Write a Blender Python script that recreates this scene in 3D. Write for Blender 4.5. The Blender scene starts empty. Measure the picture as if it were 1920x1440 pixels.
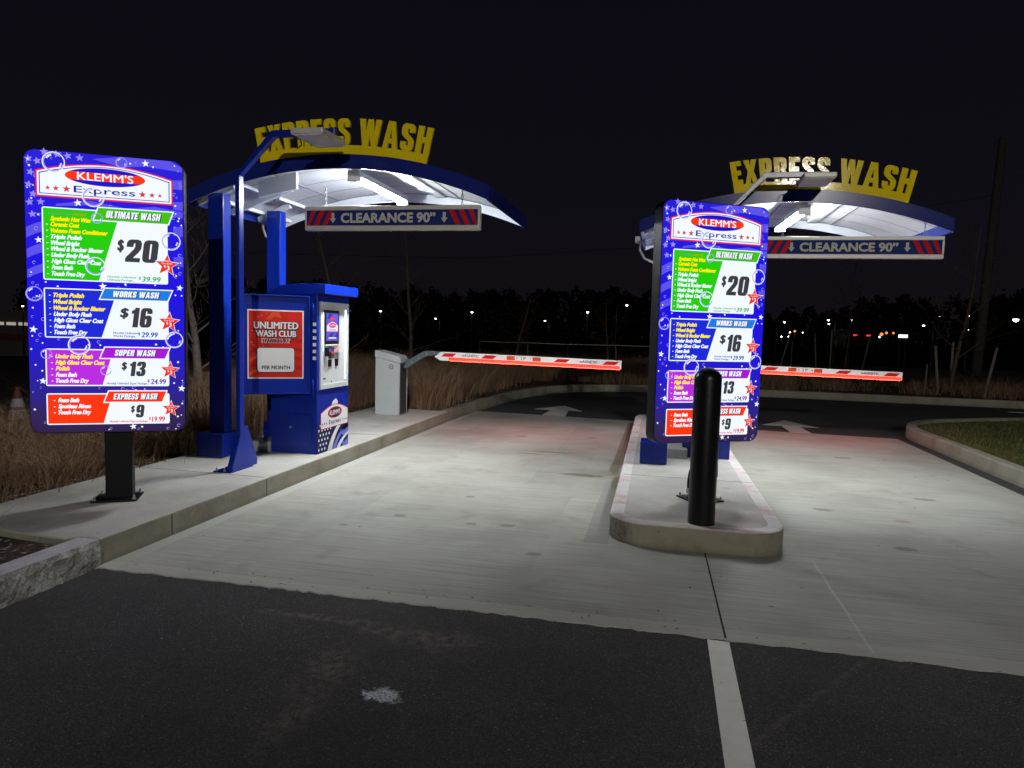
import bpy, bmesh, math, random
from mathutils import Vector, Matrix
import numpy as np

# ------------------------------------------------------------------ camera, world, exposure
sc = bpy.context.scene
C = sc.collection
sc.render.engine = 'CYCLES'
sc.cycles.use_denoising = True
sc.cycles.sample_clamp_indirect = 6.0
sc.cycles.max_bounces = 6
sc.view_settings.view_transform = 'Standard'
sc.view_settings.look = 'None'
sc.view_settings.exposure = 0.0
sc.view_settings.gamma = 1.0

cam_data = bpy.data.cameras.new('camera')
cam = bpy.data.objects.new('camera', cam_data)
C.objects.link(cam)
F_PX, H = 1306.0, 1.45
yv = Vector((281, -96, F_PX)).normalized()
xv = Vector((6160, 270, -F_PX)); xv = (xv - yv * xv.dot(yv)).normalized()
zv = xv.cross(yv)
if zv.y > 0: zv = -zv
R = Matrix((xv, yv, zv))                       # camera axes (right, down, forward) -> world
right = R @ Vector((1, 0, 0)); up = -(R @ Vector((0, 1, 0))); back = -(R @ Vector((0, 0, 1)))
m = Matrix((right, up, back)).transposed().to_4x4()
m.translation = Vector((0, 0, H))
cam.matrix_world = m
cam_data.sensor_width = 36.0
cam_data.lens = F_PX / 1920 * 36.0
cam_data.clip_end = 2000
cam_data.clip_start = 0.05
sc.camera = cam

world = bpy.data.worlds.new('World'); sc.world = world; world.use_nodes = True
wn = world.node_tree.nodes; wl = world.node_tree.links
tc = wn.new('ShaderNodeTexCoord'); sx = wn.new('ShaderNodeSeparateXYZ'); cr = wn.new('ShaderNodeValToRGB')
wl.new(tc.outputs['Generated'], sx.inputs[0]); wl.new(sx.outputs['Z'], cr.inputs[0])
cr.color_ramp.elements[0].position = 0.0; cr.color_ramp.elements[0].color = (0.0060, 0.0048, 0.0064, 1)
cr.color_ramp.elements[1].position = 0.55; cr.color_ramp.elements[1].color = (0.0030, 0.0028, 0.0058, 1)
e = cr.color_ramp.elements.new(0.16); e.color = (0.0050, 0.0042, 0.0072, 1)
wl.new(cr.outputs[0], wn['Background'].inputs['Color']); wn['Background'].inputs['Strength'].default_value = 1.0

LOT_LAMP = (5.9, -20.0, 8.5)
LOT_POWER = 19000.0
TUBE = 400.0
rnd = random.Random(11)

# ------------------------------------------------------------------ materials
MATS = {}
def mat(name, col, rough=0.5, metal=0.0, emit=None, strength=1.0, var=0.0, scale=8.0, bump=0.0, bscale=60.0, spec=0.5, coat=0.0):
    if name in MATS: return MATS[name]
    m = bpy.data.materials.new(name); m.use_nodes = True
    nt = m.node_tree; b = nt.nodes['Principled BSDF']
    b.inputs['Base Color'].default_value = (*col, 1); b.inputs['Roughness'].default_value = rough
    b.inputs['Metallic'].default_value = metal; b.inputs['Specular IOR Level'].default_value = spec
    b.inputs['Coat Weight'].default_value = coat
    if emit:
        b.inputs['Emission Color'].default_value = (*emit, 1); b.inputs['Emission Strength'].default_value = strength
    if var > 0:
        t = nt.nodes.new('ShaderNodeTexCoord'); n = nt.nodes.new('ShaderNodeTexNoise'); n.inputs['Scale'].default_value = scale
        n.inputs['Detail'].default_value = 6; n.inputs['Roughness'].default_value = 0.65
        nt.links.new(t.outputs['Object'], n.inputs['Vector'])
        r = nt.nodes.new('ShaderNodeValToRGB')
        r.color_ramp.elements[0].position = 0.3; r.color_ramp.elements[1].position = 0.7
        r.color_ramp.elements[0].color = (*[c * (1 - var) for c in col], 1)
        r.color_ramp.elements[1].color = (*[min(1, c * (1 + var)) for c in col], 1)
        nt.links.new(n.outputs['Fac'], r.inputs[0]); nt.links.new(r.outputs[0], b.inputs['Base Color'])
    if bump > 0:
        t2 = nt.nodes.new('ShaderNodeTexCoord'); n2 = nt.nodes.new('ShaderNodeTexNoise'); n2.inputs['Scale'].default_value = bscale
        n2.inputs['Detail'].default_value = 5
        nt.links.new(t2.outputs['Object'], n2.inputs['Vector'])
        bp = nt.nodes.new('ShaderNodeBump'); bp.inputs['Strength'].default_value = bump; bp.inputs['Distance'].default_value = 0.01
        nt.links.new(n2.outputs['Fac'], bp.inputs['Height']); nt.links.new(bp.outputs[0], b.inputs['Normal'])
    MATS[name] = m
    return m

def lin(r, g, b):
    f = lambda c: (c / 255 / 12.92) if c / 255 <= 0.04045 else ((c / 255 + 0.055) / 1.055) ** 2.4
    return (f(r), f(g), f(b))

def glow(name, rgb, k=1.1):                      # backlit print
    if name in MATS: return MATS[name]
    m = bpy.data.materials.new(name); m.use_nodes = True
    b = m.node_tree.nodes['Principled BSDF']
    b.inputs['Base Color'].default_value = (*[c * 0.1 for c in lin(*rgb)], 1); b.inputs['Roughness'].default_value = 0.5; b.inputs['Specular IOR Level'].default_value = 0.03
    b.inputs['Emission Color'].default_value = (*lin(*rgb), 1); b.inputs['Emission Strength'].default_value = k
    MATS[name] = m
    return m

class Nodes:                                     # tiny helper for layered ground materials
    def __init__(s, name, rough=0.9):
        s.m = bpy.data.materials.new(name); s.m.use_nodes = True
        s.nt = s.m.node_tree; s.b = s.nt.nodes['Principled BSDF']; s.b.inputs['Roughness'].default_value = rough
        s.b.inputs['Specular IOR Level'].default_value = 0.3
        s.tc = s.nt.nodes.new('ShaderNodeTexCoord'); s.pos = s.tc.outputs['Object']
    def link(s, a, b): s.nt.links.new(a, b)
    def noise(s, scale, detail=6, rough=0.6, vec=None, stretch=None):
        n = s.nt.nodes.new('ShaderNodeTexNoise'); n.inputs['Scale'].default_value = scale
        n.inputs['Detail'].default_value = detail; n.inputs['Roughness'].default_value = rough
        v = vec or s.pos
        if stretch:
            mp = s.nt.nodes.new('ShaderNodeMapping'); mp.inputs['Scale'].default_value = stretch; s.link(v, mp.inputs[0]); v = mp.outputs[0]
        s.link(v, n.inputs['Vector']); return n.outputs['Fac']
    def vor(s, scale, feature='F1'):
        n = s.nt.nodes.new('ShaderNodeTexVoronoi'); n.inputs['Scale'].default_value = scale; n.feature = feature
        s.link(s.pos, n.inputs['Vector']); return n
    def ramp(s, fac, stops):
        r = s.nt.nodes.new('ShaderNodeValToRGB'); els = r.color_ramp.elements
        els[0].position, els[0].color = stops[0][0], (*stops[0][1], 1)
        els[1].position, els[1].color = stops[-1][0], (*stops[-1][1], 1)
        for p, c in stops[1:-1]:
            e = els.new(p); e.color = (*c, 1)
        s.link(fac, r.inputs[0]); return r.outputs[0]
    def mul(s, a, b, fac=1.0):
        x = s.nt.nodes.new('ShaderNodeMixRGB'); x.blend_type = 'MULTIPLY'; x.inputs[0].default_value = fac
        s.link(a, x.inputs[1]); s.link(b, x.inputs[2]); return x.outputs[0]
    def mix(s, fac, a, b):
        x = s.nt.nodes.new('ShaderNodeMixRGB')
        if isinstance(fac, (int, float)): x.inputs[0].default_value = fac
        else: s.link(fac, x.inputs[0])
        for i, q in ((1, a), (2, b)):
            if isinstance(q, tuple): x.inputs[i].default_value = (*q, 1)
            else: s.link(q, x.inputs[i])
        return x.outputs[0]
    def math(s, op, a, b=None, clamp=False):
        x = s.nt.nodes.new('ShaderNodeMath'); x.operation = op; x.use_clamp = clamp
        for i, q in ((0, a), (1, b)):
            if q is None: continue
            if isinstance(q, (int, float)): x.inputs[i].default_value = q
            else: s.link(q, x.inputs[i])
        return x.outputs[0]
    def xyz(s):
        x = s.nt.nodes.new('ShaderNodeSeparateXYZ'); s.link(s.pos, x.inputs[0]); return x.outputs
    def blob(s, cx, cy, rx, ry, wob=0.5, ns=6.0, soft=0.35):   # a stain: 1 inside an uneven ellipse
        mp = s.nt.nodes.new('ShaderNodeMapping'); mp.inputs['Location'].default_value = (-cx / rx, -cy / ry, 0)
        mp.inputs['Scale'].default_value = (1 / rx, 1 / ry, 0); s.link(s.pos, mp.inputs[0])
        ln = s.nt.nodes.new('ShaderNodeVectorMath'); ln.operation = 'LENGTH'; s.link(mp.outputs[0], ln.inputs[0])
        d = s.math('ADD', ln.outputs['Value'], s.math('MULTIPLY', s.math('SUBTRACT', s.noise(ns, 6, 0.7), 0.5), wob * 3))
        return s.math('MULTIPLY', s.math('SUBTRACT', 1.0, d), 1 / soft, True)
    def bump(s, h, strength, dist=0.01):
        bp = s.nt.nodes.new('ShaderNodeBump'); bp.inputs['Strength'].default_value = strength; bp.inputs['Distance'].default_value = dist
        s.link(h, bp.inputs['Height']); s.link(bp.outputs[0], s.b.inputs['Normal'])
    def done(s, col):
        s.link(col, s.b.inputs['Base Color']); MATS[s.m.name] = s.m; return s.m

def make_slab():
    n = Nodes('concrete_slab', 0.85)
    base = n.ramp(n.noise(0.9, 7, 0.62), [(0.3, (0.282, 0.277, 0.238)), (0.5, (0.366, 0.363, 0.32)), (0.72, (0.425, 0.423, 0.385))])
    broom = n.noise(1.0, 4, 0.7, stretch=(1.3, 60, 1))
    col = n.mul(base, n.ramp(broom, [(0.28, (0.68, 0.68, 0.67)), (0.62, (1, 1, 1))]))
    spots = n.ramp(n.noise(2.6, 3, 0.5), [(0.62, (1, 1, 1)), (0.74, (0.72, 0.70, 0.66))])
    col = n.mul(col, spots, 0.7)
    x, y, z = n.xyz()
    # trowelled margins
    edge = n.math('LESS_THAN', y, 3.49)
    col = n.mix(n.math('MULTIPLY', edge, 0.45), col, (0.43, 0.42, 0.40))
    edge2 = n.math('LESS_THAN', x, -3.06)
    col = n.mix(n.math('MULTIPLY', edge2, 0.35), col, (0.43, 0.42, 0.40))
    def within(v, a, b): return n.math('MULTIPLY', n.math('GREATER_THAN', v, a), n.math('LESS_THAN', v, b))
    gut = n.math('MULTIPLY', within(x, -0.47, -0.30), within(y, 4.7, 6.75))     # grey margin beside the island
    col = n.mix(n.math('MULTIPLY', gut, 0.5), col, (0.19, 0.195, 0.195))
    gut2 = n.math('MULTIPLY', within(x, -0.47, -0.30), within(y, 7.6, 11.2))
    col = n.mix(n.math('MULTIPLY', gut2, 0.75), col, (0.16, 0.10, 0.075))
    for a in ((-1.22, 8.12, 0.26, 0.05), (-1.45, 7.94, 0.22, 0.03), (-0.72, 6.92, 0.26, 0.09), (-0.42, 7.5, 0.07, 0.5), (-0.36, 6.7, 0.06, 0.3)):
        col = n.mix(n.math('MULTIPLY', n.blob(*a, wob=0.45, ns=9), 0.75), col, (0.15, 0.135, 0.09))
    for a in ((-1.06, 4.93, 0.07, 0.045), (-1.32, 4.9, 0.05, 0.03), (-1.9, 4.95, 0.06, 0.04), (-1.55, 5.7, 0.05, 0.04), (-0.75, 4.35, 0.06, 0.04), (-2.2, 4.6, 0.05, 0.03),
              (1.72, 5.2, 0.09, 0.06), (1.4, 6.2, 0.1, 0.06), (2.4, 6.9, 0.12, 0.06), (-1.8, 9.2, 0.1, 0.05), (2.2, 9.0, 0.12, 0.07)):
        col = n.mix(n.math('MULTIPLY', n.blob(*a, wob=0.4, ns=14), 0.6), col, (0.12, 0.115, 0.105))
    col = n.mix(n.math('MULTIPLY', n.blob(1.95, 6.0, 0.08, 0.05, 0.3, 14), 0.5), col, (0.3, 0.10, 0.08))
    scr = n.math('MULTIPLY', n.math('LESS_THAN', n.math('ABSOLUTE', n.math('SUBTRACT', n.math('ADD', x, n.math('MULTIPLY', n.noise(3, 2), 0.03)), 1.035)), 0.008), n.math('MULTIPLY', n.math('LESS_THAN', y, 4.75), n.math('GREATER_THAN', y, 3.4)))
    col = n.mix(n.math('MULTIPLY', scr, 0.35), col, (0.55, 0.55, 0.52))
    dv = n.vor(3.1); dsel = n.nt.nodes.new('ShaderNodeSeparateColor'); n.link(dv.outputs['Color'], dsel.inputs[0])
    drip = n.math('MULTIPLY', n.math('LESS_THAN', n.math('ADD', dv.outputs['Distance'], n.math('MULTIPLY', n.noise(30, 3), 0.05)), n.math('MULTIPLY', dsel.outputs[1], 0.085)), n.math('GREATER_THAN', dsel.outputs[0], 0.55))
    col = n.mix(n.math('MULTIPLY', drip, 0.4), col, (0.12, 0.115, 0.10))
    # tyre lanes slightly darker
    tl = n.math('ADD', n.math('LESS_THAN', n.math('ABSOLUTE', n.math('ADD', x, 0.95)), 0.24), n.math('LESS_THAN', n.math('ABSOLUTE', n.math('ADD', x, 2.45)), 0.2))
    tn = n.math('MULTIPLY', tl, n.ramp(n.noise(1.2, 5, 0.6), [(0.45, (0, 0, 0)), (0.7, (0.42, 0.42, 0.42))]))
    col = n.mix(tn, col, (0.20, 0.195, 0.18))
    n.bump(broom, 0.35, 0.004)
    return n.done(col)

def make_pad():
    n = Nodes('concrete_pad', 0.85)
    base = n.ramp(n.noise(1.7, 7, 0.62), [(0.28, (0.31, 0.30, 0.265)), (0.5, (0.41, 0.40, 0.36)), (0.72, (0.49, 0.48, 0.445))])
    fine = n.noise(120, 3, 0.6)
    col = n.mul(base, n.ramp(fine, [(0.3, (0.82, 0.82, 0.82)), (0.65, (1, 1, 1))]))
    col = n.mul(col, n.ramp(n.noise(4.5, 4, 0.6), [(0.6, (1, 1, 1)), (0.78, (0.66, 0.64, 0.6))]), 0.8)
    for a in ((0.10, 4.95, 0.20, 0.16), (0.56, 4.98, 0.17, 0.14)):
        col = n.mix(n.math('MULTIPLY', n.blob(*a, wob=0.5, ns=5, soft=0.9), 0.45), col, (0.15, 0.125, 0.115))
    n.bump(fine, 0.25, 0.004)
    return n.done(col)

def make_kerbface():
    n = Nodes('concrete_face', 0.9)
    base = n.ramp(n.noise(2.2, 7, 0.65), [(0.28, (0.15, 0.138, 0.10)), (0.5, (0.245, 0.23, 0.175)), (0.75, (0.31, 0.295, 0.24))])  # yellow of warm light put into the concrete colour, along with dirt
    pits = n.ramp(n.noise(38, 3, 0.5), [(0.66, (1, 1, 1)), (0.74, (0.45, 0.44, 0.4))])
    col = n.mul(base, pits)
    z = n.xyz()[2]
    dirt = n.math('SUBTRACT', 1.0, n.math('MULTIPLY', n.math('ADD', z, n.math('MULTIPLY', n.noise(9, 4), 0.05)), 14), True)
    col = n.mix(n.math('MULTIPLY', dirt, 0.55), col, (0.075, 0.068, 0.05))
    rub = n.math('MULTIPLY', n.blob(-0.27, 4.82, 0.17, 0.22, 0.5, 9, 0.5), n.ramp(n.noise(26, 6, 0.8, stretch=(1, 1, 2.5)), [(0.38, (0.2, 0.2, 0.2)), (0.6, (1, 1, 1))]))
    col = n.mix(n.math('MULTIPLY', rub, 0.8), col, (0.05, 0.05, 0.047))
    n.bump(n.noise(45, 4), 0.4, 0.006)
    return n.done(col)

def make_edgeband():
    n = Nodes('worn_edge_band', 0.85)
    base = n.ramp(n.noise(3.0, 6, 0.6), [(0.3, (0.44, 0.43, 0.41)), (0.7, (0.60, 0.59, 0.57))])
    y = n.xyz()[1]
    cells = n.math('GREATER_THAN', n.math('SINE', n.math('MULTIPLY', y, 8.5)), 0.25)
    wear = n.ramp(n.noise(7, 5, 0.7), [(0.42, (0, 0, 0)), (0.62, (0.75, 0.75, 0.75))])
    col = n.mix(n.math('MULTIPLY', cells, wear), base, (0.46, 0.27, 0.245))
    col = n.mix(n.math('MULTIPLY', n.blob(-0.28, 4.80, 0.14, 0.2, 0.6, 9, 0.6), 0.6), col, (0.09, 0.088, 0.083))
    n.bump(n.noise(60, 4), 0.25, 0.004)
    return n.done(col)

def make_asphalt():
    n = Nodes('asphalt', 0.88)
    v = n.vor(210)
    base = n.ramp(v.outputs['Color'], [(0.0, (0.025, 0.025, 0.026)), (0.6, (0.050, 0.049, 0.050)), (0.9, (0.090, 0.088, 0.086)), (1.0, (0.30, 0.29, 0.28))])
    col = n.mul(base, n.ramp(n.noise(1.1, 6, 0.62), [(0.3, (0.72, 0.72, 0.74)), (0.7, (1.25, 1.22, 1.18))]))
    dust = n.ramp(n.noise(22, 6, 0.75), [(0.42, (0, 0, 0)), (0.62, (1, 1, 1))])
    big = n.math('MAXIMUM', n.blob(-1.05, 3.02, 0.42, 0.13, 0.5, 5, 0.6), n.blob(-1.55, 3.1, 0.5, 0.05, 0.5, 5, 0.6))
    big = n.math('MAXIMUM', big, n.blob(-1.33, 2.62, 0.16, 0.35, 0.55, 5, 0.8))
    big = n.math('MAXIMUM', big, n.blob(-1.28, 2.25, 0.1, 0.25, 0.55, 5, 0.8))
    col = n.mix(n.math('MULTIPLY', n.math('MULTIPLY', big, dust), 0.6), col, (0.21, 0.175, 0.145))
    # scuffs to the right of the line
    x, y, z = n.xyz()
    s1 = n.math('ABSOLUTE', n.math('SUBTRACT', n.math('SUBTRACT', y, 2.55), n.math('MULTIPLY', n.math('SUBTRACT', x, 0.40), 1.38)))
    s1 = n.math('MULTIPLY', n.math('SUBTRACT', 1.0, n.math('MULTIPLY', s1, 24), True), n.math('MULTIPLY', n.math('GREATER_THAN', x, 0.36), n.math('LESS_THAN', x, 1.0)))
    col = n.mix(n.math('MULTIPLY', n.math('MULTIPLY', s1, dust), 0.4), col, (0.20, 0.165, 0.14))
    paint = n.math('MULTIPLY', n.blob(-1.015, 2.49, 0.085, 0.060, 0.75, 22, 0.3), n.ramp(n.noise(110, 4, 0.85), [(0.40, (0.0, 0.0, 0.0)), (0.56, (1, 1, 1))]))
    col = n.mix(n.math('MULTIPLY', paint, 0.95), col, (0.80, 0.88, 0.95))
    wet = n.blob(-1.0, 2.1, 0.5, 0.45, 0.5, 3, 0.8)
    col = n.mix(n.math('MULTIPLY', wet, 0.35), col, (0.010, 0.010, 0.012))
    n.bump(v.outputs['Distance'], 0.7, 0.006)
    return n.done(col)

def make_granite():
    n = Nodes('granite', 0.85)
    v = n.vor(140)
    base = n.ramp(v.outputs['Color'], [(0.0, (0.14, 0.14, 0.135)), (0.4, (0.34, 0.34, 0.32)), (0.8, (0.46, 0.46, 0.44)), (1.0, (0.6, 0.59, 0.57))])
    col = n.mul(base, n.ramp(n.noise(11, 6, 0.7), [(0.35, (0.5, 0.49, 0.44)), (0.6, (1, 1, 1))]))
    n.bump(n.noise(50, 5), 0.5, 0.008)
    return n.done(col)

def make_grantop():
    n = Nodes('granite_sawn_top', 0.75)
    v = n.vor(220)
    col = n.ramp(v.outputs['Color'], [(0.0, (0.34, 0.34, 0.36)), (0.5, (0.47, 0.47, 0.49)), (1.0, (0.58, 0.58, 0.6))])
    col = n.mul(col, n.ramp(n.noise(7, 6, 0.7), [(0.35, (0.78, 0.77, 0.75)), (0.6, (1, 1, 1))]))
    return n.done(col)

def make_line(name, c):
    n = Nodes(name, 0.8)
    w = n.ramp(n.noise(60, 6, 0.75, stretch=(0.6, 1.6, 1)), [(0.26, (0.25, 0.245, 0.235)), (0.38, (1, 1, 1))])
    col = n.mul(n.ramp(n.noise(5, 5, 0.6), [(0.3, tuple(q * 0.82 for q in c)), (0.7, c)]), w)
    n.bump(n.noise(220, 3), 0.4, 0.003)
    return n.done(col)

def make_soil():
    n = Nodes('mulch', 0.95)
    col = n.ramp(n.noise(28, 8, 0.75), [(0.3, (0.018, 0.012, 0.009)), (0.55, (0.06, 0.04, 0.028)), (0.75, (0.12, 0.085, 0.06))])
    n.bump(n.noise(40, 6, 0.7), 1.0, 0.03)
    return n.done(col)

def make_lawn():
    n = Nodes('lawn_soil', 0.95)
    col = n.ramp(n.noise(1.3, 6, 0.6), [(0.35, (0.035, 0.06, 0.016)), (0.65, (0.10, 0.085, 0.03))])
    return n.done(col)

def island_mat(name, cols, rough=0.85):
    m = bpy.data.materials.new(name); m.use_nodes = True; nt = m.node_tree
    b = nt.nodes['Principled BSDF']; b.inputs['Roughness'].default_value = rough; b.inputs['Specular IOR Level'].default_value = 0.2
    g = nt.nodes.new('ShaderNodeNewGeometry'); r = nt.nodes.new('ShaderNodeValToRGB')
    r.color_ramp.elements[0].color = (*cols[0], 1); r.color_ramp.elements[1].color = (*cols[-1], 1)
    for i, c in enumerate(cols[1:-1]):
        e = r.color_ramp.elements.new((i + 1) / (len(cols) - 1)); e.color = (*c, 1)
    nt.links.new(g.outputs['Random Per Island'], r.inputs[0]); nt.links.new(r.outputs[0], b.inputs['Base Color'])
    MATS[name] = m; return m

M_SLAB, M_PAD, M_FACE, M_BAND = make_slab(), make_pad(), make_kerbface(), make_edgeband()
M_ASPH, M_GRAN, M_SOIL, M_LAWN = make_asphalt(), make_granite(), make_soil(), make_lawn()
M_GRANTOP = make_grantop()
M_LINE = make_line('road_paint', (0.84, 0.83, 0.78)); M_ARROW = make_line('arrow_paint', (0.55, 0.53, 0.50))
M_BLUE = mat('blue_paint', (0.004, 0.020, 0.26), 0.26, var=0.06, scale=3, bump=0.03, bscale=30, spec=0.35)
M_DBLUE = mat('fascia_blue', (0.012, 0.022, 0.17), 0.2, var=0.06, scale=3, spec=0.12)
M_WHITE = mat('white_paint', (0.80, 0.83, 0.87), 0.45, var=0.06, scale=2.5)
M_SEAM = mat('panel_seam', (0.22, 0.22, 0.24), 0.6)
M_YEL = mat('yellow_sheet', (0.78, 0.60, 0.010), 0.085, var=0.05, scale=5, bump=0.04, bscale=60, spec=0.10)
M_ALU = mat('aluminium', (0.60, 0.58, 0.53), 0.45, metal=0.15, var=0.05)
M_ZINC = mat('zinc_steel', (0.55, 0.56, 0.57), 0.35, metal=0.9)
M_GALV = mat('galvanised_arm', (0.11, 0.11, 0.125), 0.36, metal=0.6, var=0.25, scale=14, bump=0.15, bscale=18)
M_BLACK = mat('black_powder_coat', (0.006, 0.006, 0.007), 0.45, bump=0.05, bscale=200, spec=0.15)
M_RUBBER = mat('black_plastic', (0.005, 0.005, 0.006), 0.34, bump=0.10, bscale=26, spec=0.3)
M_TUBE = mat('tube_lens', (0.9, 0.9, 0.9), 0.4, emit=(0.93, 0.97, 1.0), strength=TUBE)
M_LENS = mat('lamp_lens_unlit', (0.85, 0.83, 0.83), 0.5)
M_GREY = mat('cabinet_grey', (0.40, 0.425, 0.43), 0.42, var=0.04)
M_DGREY = mat('dark_grey', (0.035, 0.032, 0.036), 0.45)
M_ARMGREY = mat('bracket_grey', (0.10, 0.125, 0.135), 0.4, metal=0.2)
M_BOOM = mat('boom_white', (0.78, 0.77, 0.76), 0.4)
M_RED = mat('red_print', (0.55, 0.012, 0.012), 0.6, spec=0.08)
M_DRED = mat('dull_red_print', (0.36, 0.025, 0.022), 0.6, spec=0.08)
M_ORNG = mat('orange_print', (0.60, 0.075, 0.02), 0.6, spec=0.08)
M_POSTER = mat('poster_red', (0.56, 0.022, 0.014), 0.6, spec=0.08, var=0.12, scale=6)
M_POSTER2 = mat('poster_orange', (0.66, 0.085, 0.022), 0.6, spec=0.08)
M_POSTER3 = mat('poster_dark_red', (0.42, 0.016, 0.014), 0.6, spec=0.08)
M_POSTST = mat('poster_star', (0.66, 0.14, 0.10), 0.6, spec=0.08)
M_PRINTW = mat('print_white', (0.74, 0.75, 0.74), 0.6, spec=0.08)
M_PRINTK = mat('print_black', (0.012, 0.012, 0.014), 0.6, spec=0.08)
M_PRINTN = mat('print_navy', (0.012, 0.016, 0.075), 0.6, spec=0.08)
M_PRINTB = mat('print_blue', (0.016, 0.030, 0.17), 0.6, spec=0.08)
M_PRINTL = mat('print_light_blue', (0.16, 0.19, 0.62), 0.6, spec=0.08)
M_SIGNGREY = mat('sign_letter_grey', (0.52, 0.52, 0.50), 0.6, spec=0.08)
M_CHAIN = mat('chain_steel', (0.2, 0.2, 0.21), 0.45, metal=0.6)
M_HOSE = mat('white_conduit', (0.6, 0.6, 0.6), 0.5)
M_WOOD = mat('weathered_wood', (0.17, 0.15, 0.13), 0.85, var=0.25, scale=14)
M_BARK = mat('bark', (0.15, 0.12, 0.10), 0.9, var=0.3, scale=16)
M_DBARK = mat('dark_bark', (0.06, 0.052, 0.048), 0.9, var=0.3, scale=10)
M_LED = mat('red_led', (0.5, 0.05, 0.03), 0.4, emit=(1.0, 0.012, 0.006), strength=1.4)
M_LEDD = mat('red_led_downlight', (0.5, 0.05, 0.03), 0.4, emit=(1.0, 0.025, 0.015), strength=80)
M_LEDH = mat('red_led_core', (0.6, 0.1, 0.05), 0.4, emit=(1.0, 0.06, 0.03), strength=1.6)
M_NICHE = mat('niche_lamp', (0.9, 0.9, 0.9), 0.4, emit=(0.95, 1, 0.97), strength=1.1)
M_LAMPHOT = mat('street_lamp_glow', (1, 1, 1), 0.4, emit=(1.0, 0.94, 0.80), strength=14)
M_LAMPCOOL = mat('street_lamp_cool_glow', (1, 1, 1), 0.4, emit=(0.92, 0.97, 1.0), strength=12)
M_AMBER = mat('amber_glow', (1, 0.6, 0.2), 0.4, emit=(1.0, 0.33, 0.06), strength=1.1)
M_TAIL = mat('tail_lamp_glow', (0.6, 0.02, 0.02), 0.4, emit=(1.0, 0.03, 0.03), strength=1.6)
M_STRAW = island_mat('dry_grass', [(0.09, 0.046, 0.028), (0.19, 0.108, 0.062), (0.25, 0.16, 0.094), (0.36, 0.255, 0.155), (0.13, 0.062, 0.042)])
M_LITTER = island_mat('leaf_litter', [(0.05, 0.03, 0.02), (0.13, 0.08, 0.05), (0.24, 0.18, 0.13), (0.45, 0.41, 0.35)])
M_GRASS = island_mat('lawn_grass', [(0.035, 0.062, 0.013), (0.06, 0.082, 0.02), (0.13, 0.115, 0.036), (0.19, 0.145, 0.062)])
M_CROWN = island_mat('forest_leaf', [(0.010, 0.013, 0.008), (0.02, 0.024, 0.014), (0.028, 0.026, 0.018)])
M_TWIG = mat('twig_brown', (0.085, 0.058, 0.042), 0.9)

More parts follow.
